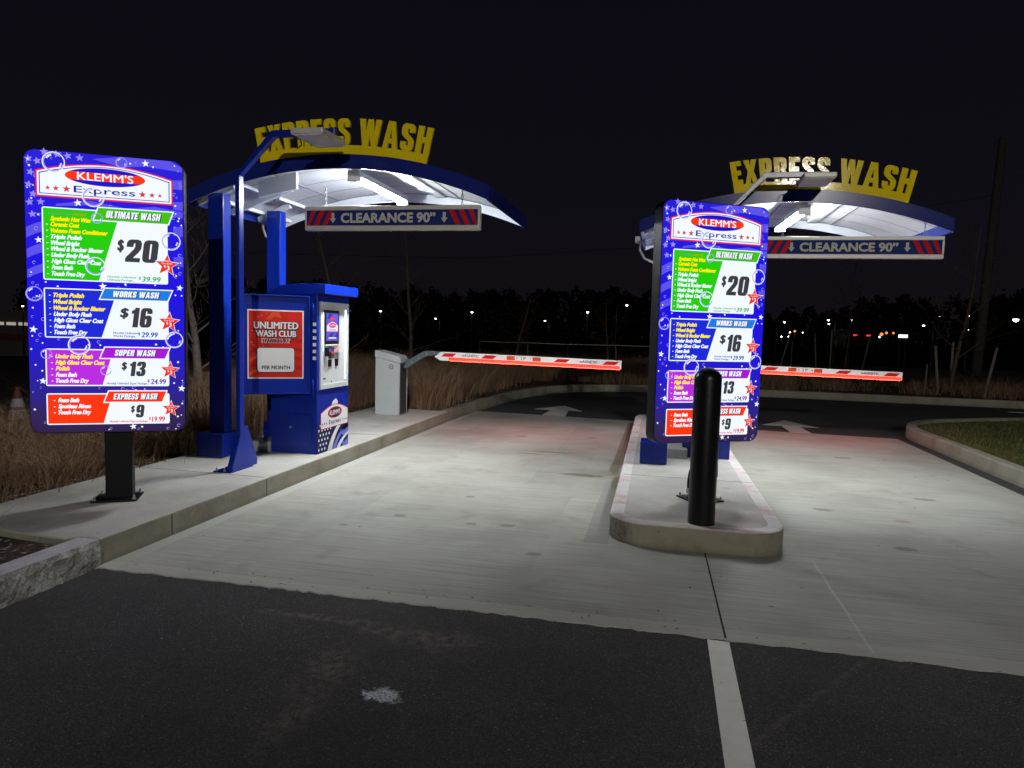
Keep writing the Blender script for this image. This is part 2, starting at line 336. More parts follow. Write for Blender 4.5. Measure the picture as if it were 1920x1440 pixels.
# ------------------------------------------------------------------ mesh helpers
class MB:
    def __init__(s): s.bm = bmesh.new(); s.ms = []
    def mi(s, m):
        if m not in s.ms: s.ms.append(m)
        return s.ms.index(m)
    def face(s, pts, m, smooth=False):
        f = s.bm.faces.new([s.bm.verts.new(p) for p in pts]); f.material_index = s.mi(m); f.smooth = smooth; return f
    def absorb(s, t, m, M=None):
        i = s.mi(m); vm = {}
        for v in t.verts: vm[v] = s.bm.verts.new(M @ v.co if M else v.co)
        for f in t.faces:
            try:
                g = s.bm.faces.new([vm[v] for v in f.verts]); g.material_index = i; g.smooth = f.smooth
            except ValueError: pass
        t.free()
    def box(s, a, b, m, bev=0.0, seg=2, M=None):
        t = bmesh.new(); bmesh.ops.create_cube(t, size=1)
        for v in t.verts: v.co = Vector([(a[i] + b[i]) / 2 + v.co[i] * (b[i] - a[i]) for i in range(3)])
        if bev > 0: bmesh.ops.bevel(t, geom=list(t.edges), offset=bev, segments=seg, affect='EDGES', profile=0.5)
        s.absorb(t, m, M)
    def prism(s, pts, vec, m, bev=0.0, M=None, smooth=False):
        t = bmesh.new(); vec = Vector(vec)
        n = len(pts); a = [t.verts.new(p) for p in pts]; b = [t.verts.new(Vector(p) + vec) for p in pts]
        t.faces.new(a); t.faces.new(b[::-1])
        for i in range(n):
            f = t.faces.new([a[i], b[i], b[(i + 1) % n], a[(i + 1) % n]]); f.smooth = smooth
        bmesh.ops.recalc_face_normals(t, faces=list(t.faces))
        if bev > 0: bmesh.ops.bevel(t, geom=list(t.edges), offset=bev, segments=2, affect='EDGES', profile=0.5)
        s.absorb(t, m, M)
    def cyl(s, p0, p1, r0, m, r1=None, n=12, cap=True, smooth=True):
        p0, p1 = Vector(p0), Vector(p1); r1 = r0 if r1 is None else r1
        d = (p1 - p0).normalized(); u = d.orthogonal().normalized(); w = d.cross(u); i = s.mi(m)
        A = [s.bm.verts.new(p0 + (u * math.cos(k * 2 * math.pi / n) + w * math.sin(k * 2 * math.pi / n)) * r0) for k in range(n)]
        B_ = [s.bm.verts.new(p1 + (u * math.cos(k * 2 * math.pi / n) + w * math.sin(k * 2 * math.pi / n)) * r1) for k in range(n)]
        for k in range(n):
            f = s.bm.faces.new([A[k], A[(k + 1) % n], B_[(k + 1) % n], B_[k]]); f.material_index = i; f.smooth = smooth
        if cap:
            for L in (A[::-1], B_):
                f = s.bm.faces.new(L); f.material_index = i
    def tube(s, path, r, m, n=8):
        path = [Vector(p) for p in path]; i = s.mi(m); rings = []
        rs = r if isinstance(r, (list, tuple)) else [r] * len(path)
        u = None
        for k, p in enumerate(path):
            d = (path[min(k + 1, len(path) - 1)] - path[max(k - 1, 0)]).normalized()
            u = (u - d * u.dot(d)).normalized() if u is not None and (u - d * u.dot(d)).length > 1e-4 else d.orthogonal().normalized()
            w = d.cross(u)
            rings.append([s.bm.verts.new(p + (u * math.cos(a) + w * math.sin(a)) * rs[k]) for a in [q * 2 * math.pi / n for q in range(n)]])
        for a, b in zip(rings, rings[1:]):
            for k in range(n):
                f = s.bm.faces.new([a[k], a[(k + 1) % n], b[(k + 1) % n], b[k]]); f.material_index = i; f.smooth = True
        for L in (rings[0][::-1], rings[-1]):
            f = s.bm.faces.new(L); f.material_index = i
    def lathe(s, prof, c, m, n=32):
        i = s.mi(m); rings = []
        for r, z in prof:
            rings.append([s.bm.verts.new((c[0] + r * math.cos(k * 2 * math.pi / n), c[1] + r * math.sin(k * 2 * math.pi / n), c[2] + z)) for k in range(n)])
        for a, b in zip(rings, rings[1:]):
            for k in range(n):
                f = s.bm.faces.new([a[k], a[(k + 1) % n], b[(k + 1) % n], b[k]]); f.material_index = i; f.smooth = True
        f = s.bm.faces.new(rings[-1]); f.material_index = i
    def build(s, name, parent=None, loc=None):
        me = bpy.data.meshes.new(name); s.bm.normal_update(); s.bm.to_mesh(me); s.bm.free()
        for q in s.ms: me.materials.append(q)
        o = bpy.data.objects.new(name, me); C.objects.link(o)
        if parent: o.parent = parent
        if loc: o.location = loc
        return o

def mesh_np(name, verts, faces, m, kind=None, parent=None):
    me = bpy.data.meshes.new(name); me.from_pydata(verts, [], faces); me.materials.append(m)
    o = bpy.data.objects.new(name, me); C.objects.link(o)
    if kind: o['kind'] = kind
    if parent: o.parent = parent
    return o

def thing(name, label, cat, loc=(0, 0, 0), rz=0.0, scale=1.0, group=None):
    o = bpy.data.objects.new(name, None); C.objects.link(o)
    o.location = loc; o.rotation_euler = (0, 0, rz); o.scale = (scale,) * 3
    o['label'] = label; o['category'] = cat
    if group: o['group'] = group
    return o
def tag(o, label, cat, group=None):
    o['label'] = label; o['category'] = cat
    if group: o['group'] = group
    return o
def structure(o, label=None):
    o['kind'] = 'structure'
    return o
def lab(o, s): o['label'] = s; return o

_TC = {}
def text_geo(body, off=0.0, shear=0.0):
    key = (body, off, shear)
    if key in _TC: return _TC[key]
    cu = bpy.data.curves.new('lettering', 'FONT'); cu.body = body; cu.size = 1.0; cu.offset = off; cu.shear = shear
    cu.resolution_u = 3; cu.fill_mode = 'FRONT'; cu.align_x = 'LEFT'
    ob = bpy.data.objects.new('lettering', cu); C.objects.link(ob)
    dg = bpy.context.evaluated_depsgraph_get(); dg.update()
    me = ob.evaluated_get(dg).to_mesh()
    vs = [(v.co.x, v.co.y) for v in me.vertices]; fs = [tuple(p.vertices) for p in me.polygons]
    ob.evaluated_get(dg).to_mesh_clear(); bpy.data.objects.remove(ob); bpy.data.curves.remove(cu)
    _TC[key] = (vs, fs); return vs, fs
_CAP = {}
def put_text(mb, body, f, u, v, cap, m, width=None, off=0.02, shear=0.0, align='l', layer=0.0):
    """f(u, v, layer) -> 3D; u,v baseline start; cap = capital height; off thickens the strokes"""
    if shear not in _CAP:
        hv = text_geo('H', 0.0, shear)[0]; _CAP[shear] = (max(q[1] for q in hv) - min(q[1] for q in hv), min(q[1] for q in hv))
    vs, fs = text_geo(body, 0.0, shear); ch, y0 = _CAP[shear]
    x0 = min(q[0] for q in vs); x1 = max(q[0] for q in vs)
    d = off * cap * 1.15
    sy = (cap - d) / ch; sxx = ((width - 2 * d) / (x1 - x0)) if width else sy
    W = (x1 - x0) * sxx
    du = {'l': d, 'c': -W / 2, 'r': -W - d}[align]
    i = mb.mi(m)
    shifts = [(0, 0)] if off < 0.012 else [(-d, 0), (d, 0), (0, d * 0.5), (0, -d * 0.5)] if off < 0.05 else [(-d, 0), (d, 0), (0, d), (0, -d), (-d * .7, d * .7), (d * .7, d * .7), (-d * .7, -d * .7), (d * .7, -d * .7)]
    for q, (ax, ay) in enumerate(shifts):
        bv = [mb.bm.verts.new(f(u + du + ax + (x - x0) * sxx, v + ay + d * 0.5 + (y - y0) * sy, layer + 0.08 * q)) for x, y in vs]
        for p in fs:
            try:
                g = mb.bm.faces.new([bv[k] for k in p]); g.material_index = i
            except ValueError: pass

_half = [(.28,0),(.28,.16),(.26,.17),(.25,.2),(.25,.8),(.26,.83),(.28,.84),(.28,1),(.14,1),(.04,.94),(0,.82),(0,.18),(.04,.06),(.14,0)]
_six = [[(.28,0),(.28,.16),(.26,.17),(.25,.2),(.25,.40),(.26,.43),(.28,.44),(.28,.60),(.25,.58),(.25,.80),(.27,.83),(.28,.83),(.28,1),(.14,1),(.04,.94),(0,.82),(0,.18),(.04,.06),(.14,0)],
        [(.28,0),(.42,0),(.52,.06),(.56,.18),(.56,.46),(.53,.57),(.45,.62),(.36,.62),(.28,.60),(.28,.44),(.30,.43),(.31,.40),(.31,.2),(.30,.17),(.28,.16)],
        [(.28,.83),(.29,.83),(.31,.80),(.31,.70),(.56,.70),(.56,.84),(.52,.94),(.42,1),(.28,1)]]
GLY = {
 'E': (0.50, [[(0,0),(.5,0),(.5,.21),(.27,.21),(.27,.40),(.46,.40),(.46,.60),(.27,.60),(.27,.79),(.5,.79),(.5,1),(0,1)]]),
 'X': (0.62, [[(0,0),(.25,0),(.31,.27),(.37,0),(.62,0),(.45,.5),(.61,1),(.36,1),(.31,.75),(.26,1),(.01,1),(.17,.5)]]),
 'P': (0.57, [[(0,0),(.26,0),(.26,.38),(.26,.55),(.26,.83),(.26,1),(0,1)], [(.26,1),(.42,1),(.52,.96),(.57,.86),(.57,.52),(.52,.42),(.42,.38),(.26,.38),(.26,.55),(.30,.57),(.32,.60),(.32,.79),(.30,.82),(.26,.83)]]),
 'R': (0.58, [[(0,0),(.26,0),(.26,.42),(.26,.57),(.26,.83),(.26,1),(0,1)], [(.26,1),(.42,1),(.52,.96),(.57,.87),(.57,.60),(.53,.51),(.50,.46),(.31,.46),(.26,.46),(.26,.57),(.30,.58),(.32,.62),(.32,.79),(.30,.82),(.26,.83)], [(.31,.46),(.50,.46),(.56,.38),(.58,.0),(.33,0),(.32,.36)]]),
 'S': (0.57, [[(0,.33),(0,.16),(.05,.05),(.15,0),(.42,0),(.52,.05),(.57,.16),(.57,.36),(.52,.46),(.42,.54),(.27,.64),(.25,.69),(.25,.78),(.27,.82),(.31,.82),(.33,.78),(.33,.68),(.56,.68),(.56,.84),(.52,.95),(.42,1),(.15,1),(.05,.95),(0,.84),(0,.65),(.05,.55),(.15,.47),(.30,.37),(.33,.31),(.33,.21),(.31,.18),(.27,.18),(.25,.21),(.25,.33)]]),
 'W': (0.92, [[(0,1),(.14,0),(.40,0),(.46,.45),(.52,0),(.78,0),(.92,1),(.68,1),(.64,.5),(.57,1),(.35,1),(.28,.5),(.24,1)]]),
 'A': (0.66, [[(0,0),(.24,0),(.26,.18),(.33,.18),(.33,.36),(.28,.36),(.33,.72),(.33,1),(.19,1)], [(.33,1),(.33,.72),(.38,.36),(.33,.36),(.33,.18),(.40,.18),(.42,0),(.66,0),(.47,1)]]),
 'H': (0.61, [[(0,0),(.25,0),(.25,.40),(.36,.40),(.36,0),(.61,0),(.61,1),(.36,1),(.36,.62),(.25,.62),(.25,1),(0,1)]]),
 'U': (0.58, [[(0,1),(0,.16),(.05,.05),(.15,0),(.43,0),(.53,.05),(.58,.16),(.58,1),(.32,1),(.32,.2),(.29,.17),(.26,.2),(.26,1)]]),
 'L': (0.44, [[(0,0),(.44,0),(.44,.21),(.26,.21),(.26,1),(0,1)]]),
 'T': (0.52, [[(.13,0),(.39,0),(.39,.79),(.52,.79),(.52,1),(0,1),(0,.79),(.13,.79)]]),
 'I': (0.26, [[(0,0),(.26,0),(.26,1),(0,1)]]),
 'M': (0.78, [[(0,0),(.21,0),(.21,.6),(.31,0),(.47,0),(.57,.6),(.57,0),(.78,0),(.78,1),(.47,1),(.39,.5),(.31,1),(0,1)]]),
 'K': (0.61, [[(0,0),(.26,0),(.26,.34),(.34,0),(.61,0),(.46,.52),(.60,1),(.34,1),(.26,.68),(.26,1),(0,1)]]),
 'O': (0.56, [_half, [(.56 - a, c) for a, c in _half]]),
 '0': (0.56, [_half, [(.56 - a, c) for a, c in _half]]),
 '1': (0.36, [[(.10,0),(.36,0),(.36,1),(.16,1),(.12,.90),(0,.84),(0,.68),(.10,.70)]]),
 '2': (0.55, [[(0,0),(.54,0),(.54,.19),(.28,.19),(.45,.42),(.54,.58),(.55,.68),(.55,.84),(.5,.95),(.4,1),(.15,1),(.05,.95),(0,.84),(0,.66),(.25,.66),(.25,.79),(.27,.83),(.30,.83),(.31,.79),(.31,.68),(.28,.58),(0,.18)]]),
 '3': (0.55, [[(0,.34),(0,.16),(.05,.05),(.15,0),(.40,0),(.50,.05),(.55,.16),(.55,.40),(.50,.49),(.44,.52),(.50,.56),(.54,.64),(.54,.84),(.49,.95),(.40,1),(.15,1),(.05,.95),(0,.84),(0,.69),(.25,.69),(.25,.80),(.27,.83),(.29,.80),(.29,.64),(.26,.60),(.18,.60),(.18,.44),(.26,.44),(.30,.40),(.30,.21),(.27,.17),(.25,.21),(.25,.34)]]),
 '6': (0.56, _six), '9': (0.56, [[(.56 - a, 1 - c) for a, c in p] for p in _six]),
}
def put_glyphs(mb, body, f, u, v, cap, m, width, shear=0.0, layer=0.0, gap=0.07, space=0.26):
    tot = sum(space if c == ' ' else GLY[c][0] for c in body) + gap * (len(body) - 1)
    k = (width - shear * cap) / tot; x = 0.0
    for c in body:
        if c == ' ': x += space + gap; continue
        for pl in GLY[c][1]: mb.face([f(u + (x + a) * k + shear * cap * b_, v + b_ * cap, layer) for a, b_ in pl], m)
        x += GLY[c][0] + gap

def star_pts(cx, cy, r, rot=0.0, k=0.42):
    return [(cx + math.sin(rot + i * math.pi / 5) * (r if i % 2 == 0 else r * k), cy + math.cos(rot + i * math.pi / 5) * (r if i % 2 == 0 else r * k)) for i in range(10)]
def rrect(x0, x1, y0, y1, r, n=6):
    P = []
    for cx, cy, a0 in ((x1 - r, y1 - r, 0), (x0 + r, y1 - r, 90), (x0 + r, y0 + r, 180), (x1 - r, y0 + r, 270)):
        for k in range(n + 1):
            a = math.radians(a0 + 90 * k / n); P.append((cx + r * math.cos(a), cy + r * math.sin(a)))
    return P
def poly(mb, pts, f, m, layer): mb.face([f(u, v, layer) for u, v in pts], m)
def ring(mb, cx, cy, r0, r1, f, m, layer, n=24, a0=0, a1=360, asp=1.0):
    k = max(3, int(n * (a1 - a0) / 360)); i = mb.mi(m)
    A = [mb.bm.verts.new(f(cx + r0 * math.cos(math.radians(a0 + (a1 - a0) * q / k)) * asp, cy + r0 * math.sin(math.radians(a0 + (a1 - a0) * q / k)), layer)) for q in range(k + 1)]
    Bv = [mb.bm.verts.new(f(cx + r1 * math.cos(math.radians(a0 + (a1 - a0) * q / k)) * asp, cy + r1 * math.sin(math.radians(a0 + (a1 - a0) * q / k)), layer)) for q in range(k + 1)]
    for q in range(k):
        g = mb.bm.faces.new([A[q], A[q + 1], Bv[q + 1], Bv[q]]); g.material_index = i
def disc(mb, cx, cy, rx, ry, f, m, layer, n=32):
    poly(mb, [(cx + rx * math.cos(q * 2 * math.pi / n), cy + ry * math.sin(q * 2 * math.pi / n)) for q in range(n)], f, m, layer)

# right-hand set of equipment stands on the island, a little smaller in reach
S = 0.95
def G(p): return (0.086 + S * (p[0] + 4.0), 6.966 + S * (p[1] - 5.84), 0.16 + S * (p[2] - 0.16))

# ------------------------------------------------------------------ the setting
def sheet(name, pts, z, m):
    b = MB(); b.face([(x, y, z) for x, y in pts], m); return structure(b.build(name))
# ground to the horizon, falling away behind the verge
xs = [-400, -150, -80, -40, -20, -8, 0, 8, 20, 40, 80, 150, 400]; ys = [-300, -60, -20, 10, 30, 36, 42, 50, 60, 80, 120, 200, 600]
def gz(x, y):
    t = min(1, max(0, (y - 34) / 22)); t = t * t * (3 - 2 * t)
    l = min(1, max(0, (-x - 9) / 20))
    return -0.08 - 5.0 * t - 0.9 * l
gv = [(x, y, gz(x, y)) for y in ys for x in xs]; nx = len(xs)
gf = [(j * nx + i, j * nx + i + 1, (j + 1) * nx + i + 1, (j + 1) * nx + i) for j in range(len(ys) - 1) for i in range(nx - 1)]
structure(mesh_np('ground', gv, gf, M_SOIL))
FK = [(-3.17, 10.22), (-3.13, 11.2), (-3.08, 12.2), (-2.98, 13.4), (-2.82, 14.5), (-2.5, 15.6), (-2.0, 16.4), (-1.3, 16.95), (-0.4, 17.25), (1.0, 17.4), (3.0, 17.45), (7.5, 17.3), (14, 16.9), (24, 16.2), (45, 15)]
asph = [(-3.19, -40), (45, -40)] + [(x + 0.02, y - 0.02) for x, y in FK[::-1]]
sheet('asphalt_road', asph, -0.008, M_ASPH)
# concrete slab, ragged front edge
front = []
x = -3.17
while x < 3.44:
    front.append((x, 3.375 + (0.0 if x < 0.4 else (x - 0.4) * -0.012) + rnd.uniform(-0.011, 0.010))); x += rnd.uniform(0.02, 0.07)
slab_pts = front + [(3.42, 3.34), (3.42, 11.02), (1.57, 11.16), (-0.5, 11.5), (-1.8, 11.63), (-3.16, 11.72)]
b = MB(); b.prism([(p[0], p[1], -0.12) for p in slab_pts], (0, 0, 0.12), M_SLAB); structure(b.build('concrete_lane'))
b = MB(); b.prism([(0.338, 4.70, 0.0), (0.347, 4.70, 0.0), (0.366, 3.38, 0.0), (0.356, 3.38, 0.0)], (0, 0, 0.0012), M_PRINTK); structure(b.build('lane_joint'))
b = MB(); b.prism([(0.275, 3.355, -0.0078), (0.375, 3.35, -0.0078), (0.352, -3, -0.0078), (0.252, -3, -0.0078)], (0, 0, 0.004), M_LINE); structure(b.build('lane_line'))
def arrow(pts, name):
    b = MB()
    for P in pts: b.prism([(x, y, -0.0078) for x, y in P], (0, 0, 0.004), M_ARROW)
    structure(b.build(name))
arrow([[(-2.22, 12.52), (-1.35, 12.52), (-1.77, 13.3)], [(-1.94, 11.66), (-1.54, 11.64), (-1.6, 12.515), (-1.92, 12.515)]], 'lane_arrow')
arrow([[(1.68, 11.94), (2.53, 11.9), (2.14, 12.72)], [(1.98, 11.14), (2.28, 11.12), (2.24, 11.905), (1.97, 11.915)]], 'lane_arrow')

# pavement pad on the left
pad = [(-3.168, 3.412), (-3.165, 10.2), (-4.42, 10.3), (-4.42, 4.2), (-4.40, 3.85), (-4.15, 3.48), (-3.75, 3.37), (-3.36, 3.35), (-3.315, 3.412)]
def raised(name, pts, z0, z1, top, side, bev=0.014, band=None, bw=0.09):
    b = MB(); t = bmesh.new()
    a = [t.verts.new((x, y, z0)) for x, y in pts]; c = [t.verts.new((x, y, z1)) for x, y in pts]
    t.faces.new(c); n = len(pts)
    for i in range(n): t.faces.new([a[i], a[(i + 1) % n], c[(i + 1) % n], c[i]])
    bmesh.ops.recalc_face_normals(t, faces=list(t.faces))
    te = [e for e in t.edges if all(abs(v.co.z - z1) < 1e-6 for v in e.verts)]
    bmesh.ops.bevel(t, geom=te, offset=bev, segments=3, affect='EDGES', profile=0.5)
    topf = [f for f in t.faces if f.normal.z > 0.99 and len(f.verts) > 4]
    i1, i2 = b.mi(top), b.mi(side); i3 = b.mi(band) if band else None
    t.normal_update()
    for f in t.faces: f.material_index = i1 if f.normal.z > 0.5 else i2
    if band:
        r = bmesh.ops.inset_region(t, faces=topf, thickness=bw, depth=0)
        for f in r['faces']: f.material_index = i3
        for f in t.faces:
            if f.normal.z > 0.5 and f not in topf: f.material_index = i3
    vm = {v: b.bm.verts.new(v.co) for v in t.verts}
    for f in t.faces:
        g = b.bm.faces.new([vm[v] for v in f.verts]); g.material_index = f.material_index
    t.free()
    return structure(b.build(name))
raised('pavement', pad, -0.05, 0.16, M_PAD, M_FACE, 0.016)
b = MB()
for y in (5.17, 7.62, 9.9):
    b.prism([(-4.40, y + 0.02, 0.1602), (-3.19, y, 0.1602), (-3.19, y + 0.009, 0.1602), (-4.40, y + 0.029, 0.1602)], (0, 0, 0.0008), M_DGREY)
    b.box((-3.1695, y, 0.01), (-3.1655, y + 0.009, 0.148), M_DGREY)
b.box((-3.1695, 4.02, 0.01), (-3.1655, 4.028, 0.148), M_DGREY)
structure(b.build('pavement_joint'))
b = MB(); b.box((-3.96, 6.2, 0.15), (-3.765, 6.75, 0.265), M_PAD, 0.012); structure(b.build('footing'))
b = MB(); b.box((0.10, 7.30, 0.15), (0.31, 7.82, 0.262), M_PAD, 0.012); structure(b.build('footing'))

# island
isl = []
for cx, cy, r, a0, a1 in ((0.60, 4.98, 0.27, 0, -90), (-0.04, 4.98, 0.27, -90, -180)):
    for k in range(9):
        a = math.radians(a0 + (a1 - a0) * k / 8); isl.append((cx + r * math.cos(a), cy + r * math.sin(a)))
isl += [(-0.345, 10.8), (-0.30, 11.1), (-0.15, 11.3), (0.6, 11.3), (0.78, 11.2), (0.82, 11.0), (0.815, 8.15)]
raised('traffic_island', isl, -0.05, 0.16, M_PAD, M_FACE, 0.016, M_BAND, 0.085)
b = MB(); b.box((-0.29, 6.33, 0.1602), (0.83, 6.339, 0.161), M_DGREY); b.box((-0.3, 8.6, 0.1602), (0.79, 8.609, 0.161), M_DGREY); structure(b.build('island_joint'))

# kerbs
def kerb(path, w, z0, z1, m, name, side=1, jitter=0.0):
    b = MB(); i = b.mi(m); rows = []
    for k, (x, y) in enumerate(path):
        p = Vector((x, y)); d = (Vector(path[min(k + 1, len(path) - 1)]) - Vector(path[max(0, k - 1)])).normalized(); nrm = Vector((-d.y, d.x)) * side
        q = p + nrm * w
        prof = [(p.x, p.y, z0), (p.x, p.y, z1 - 0.015), (p.x + nrm.x * 0.012, p.y + nrm.y * 0.012, z1), (q.x, q.y, z1), (q.x, q.y, z0)]
        rows.append([b.bm.verts.new(v) for v in prof])
    for A, B_ in zip(rows, rows[1:]):
        for j in range(4):
            f = b.bm.faces.new([A[j], A[j + 1], B_[j + 1], B_[j]]); f.material_index = i
    for L in (rows[0], rows[-1]): 
        f = b.bm.faces.new(L); f.material_index = i
    bmesh.ops.recalc_face_normals(b.bm, faces=list(b.bm.faces))
    return structure(b.build(name))
kerb(FK, 0.13, -0.05, 0.16, M_FACE, 'kerb')
def arc(cx, cy, r, a0, a1, n): return [(cx + r * math.cos(math.radians(a0 + (a1 - a0) * k / n)), cy + r * math.sin(math.radians(a0 + (a1 - a0) * k / n))) for k in range(n + 1)]
LK = [(3.62, -6), (3.62, 4), (3.62, 7), (3.60, 9), (3.585, 10.6)] + arc(5.585, 10.9, 2.0, 178, 118, 8) + [(5.3, 13.1), (6.6, 13.75), (9, 14.4), (14, 15.0), (30, 15.2)]
kerb(LK, 0.13, -0.05, 0.165, M_FACE, 'kerb', side=-1)
sheet('lawn', [(x + 0.11, y - 0.05) for x, y in LK] + [(30, -6)], 0.12, M_LAWN)
b = MB(); b.prism([(7.15, 16.3, -0.0078), (9.4, 16.45, -0.0078), (9.4, 16.55, -0.0078), (7.15, 16.4, -0.0078)], (0, 0, 0.004), M_LINE); structure(b.build('road_line'))
# rough split-face granite kerb at the front left
def granite(y0, y1):
    b = MB(); i = b.mi(M_GRAN); it = b.mi(M_GRANTOP); nn = max(6, int((y1 - y0) / 0.025)); rr = random.Random(int(y0 * 10) + 50); rows = []
    for k in range(nn + 1):
        y = y0 + (y1 - y0) * k / nn; r = []
        for j in range(9):
            z = -0.06 + 0.216 * j / 8
            off = -3.158 + (rr.uniform(-0.007, 0.007) if 0 < k < nn else 0) + 0.006 * math.sin(y * 11 + z * 30) - (0.012 if j < 2 else 0)
            if j == 8: off = -3.168 + rr.uniform(-0.004, 0.004)
            r.append(b.bm.verts.new((off, y, z + (rr.uniform(-0.006, 0.006) if j < 7 else 0.0))))
        r.append(b.bm.verts.new((-3.31, y, 0.156))); r.append(b.bm.verts.new((-3.31, y, -0.06))); rows.append(r)
    for A, B_ in zip(rows, rows[1:]):
        for j in range(10):
            f = b.bm.faces.new([A[j], A[j + 1], B_[j + 1], B_[j]]); f.material_index = it if j == 8 else i
    for L in (rows[0], rows[-1]):
        f = b.bm.faces.new(L); f.material_index = i
    bmesh.ops.recalc_face_normals(b.bm, faces=list(b.bm.faces))
    structure(b.build('granite_kerb'))
granite(1.55, 3.40); granite(-0.6, 1.53); granite(-3.0, -0.62)
# planting bed
bed = [(-3.30, -40), (-3.30, 3.30), (-4.2, 3.4), (-4.43, 4.0), (-4.43, 10.25), (-3.30, 10.25)] + [(x - 0.1 if y < 16 else x, y + (0.1 if y >= 16 else 0)) for x, y in FK[1:]] + [(45, 36), (-10, 36), (-10, -40)]
sheet('planting_bed', bed, 0.128, M_SOIL)

# ------------------------------------------------------------------ backlit menu boards
BLUE_FACE = None
def face_mat():
    m = bpy.data.materials.new('backlit_blue_print'); m.use_nodes = True; nt = m.node_tree; b = nt.nodes['Principled BSDF']
    t = nt.nodes.new('ShaderNodeTexCoord'); s = nt.nodes.new('ShaderNodeSeparateXYZ'); r = nt.nodes.new('ShaderNodeValToRGB')
    mp = nt.nodes.new('ShaderNodeMapRange'); mp.inputs[1].default_value = 0.49; mp.inputs[2].default_value = 2.40
    nt.links.new(t.outputs['Object'], s.inputs[0]); nt.links.new(s.outputs['Z'], mp.inputs[0]); nt.links.new(mp.outputs[0], r.inputs[0])
    st = [(0.0, (48, 34, 70)), (0.07, (52, 38, 92)), (0.16, (46, 34, 150)), (0.30, (36, 26, 206)), (0.55, (30, 18, 226)), (0.82, (36, 26, 222)), (1.0, (40, 32, 214))]
    els = r.color_ramp.elements; els[0].color = (*lin(*st[0][1]), 1); els[1].color = (*lin(*st[-1][1]), 1)
    for p, c in st[1:-1]:
        e = els.new(p); e.color = (*lin(*c), 1)
    nt.links.new(r.outputs[0], b.inputs['Emission Color']); b.inputs['Emission Strength'].default_value = 1.0
    b.inputs['Base Color'].default_value = (0.002, 0.002, 0.02, 1); b.inputs['Roughness'].default_value = 0.5; b.inputs['Specular IOR Level'].default_value = 0.03
    return m
M_FACEP = face_mat()
g_white = glow('backlit_white', (236, 243, 255), 1.05)
g_bar = glow('backlit_blue_bar', (88, 78, 222)); g_pst = glow('backlit_pale_star', (142, 132, 232)); g_bub = glow('backlit_bubble_edge', (158, 150, 246)); g_bub2 = glow('backlit_bubble_glint', (222, 222, 255))
g_red = glow('backlit_red', (226, 34, 40)); g_org = glow('backlit_orange', (240, 52, 14)); g_navy = glow('backlit_navy', (38, 30, 150))
g_green = glow('backlit_green', (36, 196, 10)); g_green2 = glow('backlit_header_green', (62, 186, 14)); g_gtxt = glow('backlit_green_text', (28, 165, 60))
g_blu = glow('backlit_panel_blue', (28, 40, 205)); g_sky = glow('backlit_header_blue', (30, 118, 216)); g_btxt = glow('backlit_blue_text', (20, 72, 180))
g_pur = glow('backlit_purple', (178, 42, 214)); g_pur2 = glow('backlit_header_purple', (160, 22, 206)); g_ptxt = glow('backlit_purple_text', (92, 30, 160))
g_rtxt = glow('backlit_red_text', (214, 28, 38)); g_yel = glow('backlit_yellow', (250, 226, 10)); g_char = glow('backlit_charcoal', (58, 58, 62)); g_gr = glow('backlit_grey', (120, 110, 130))

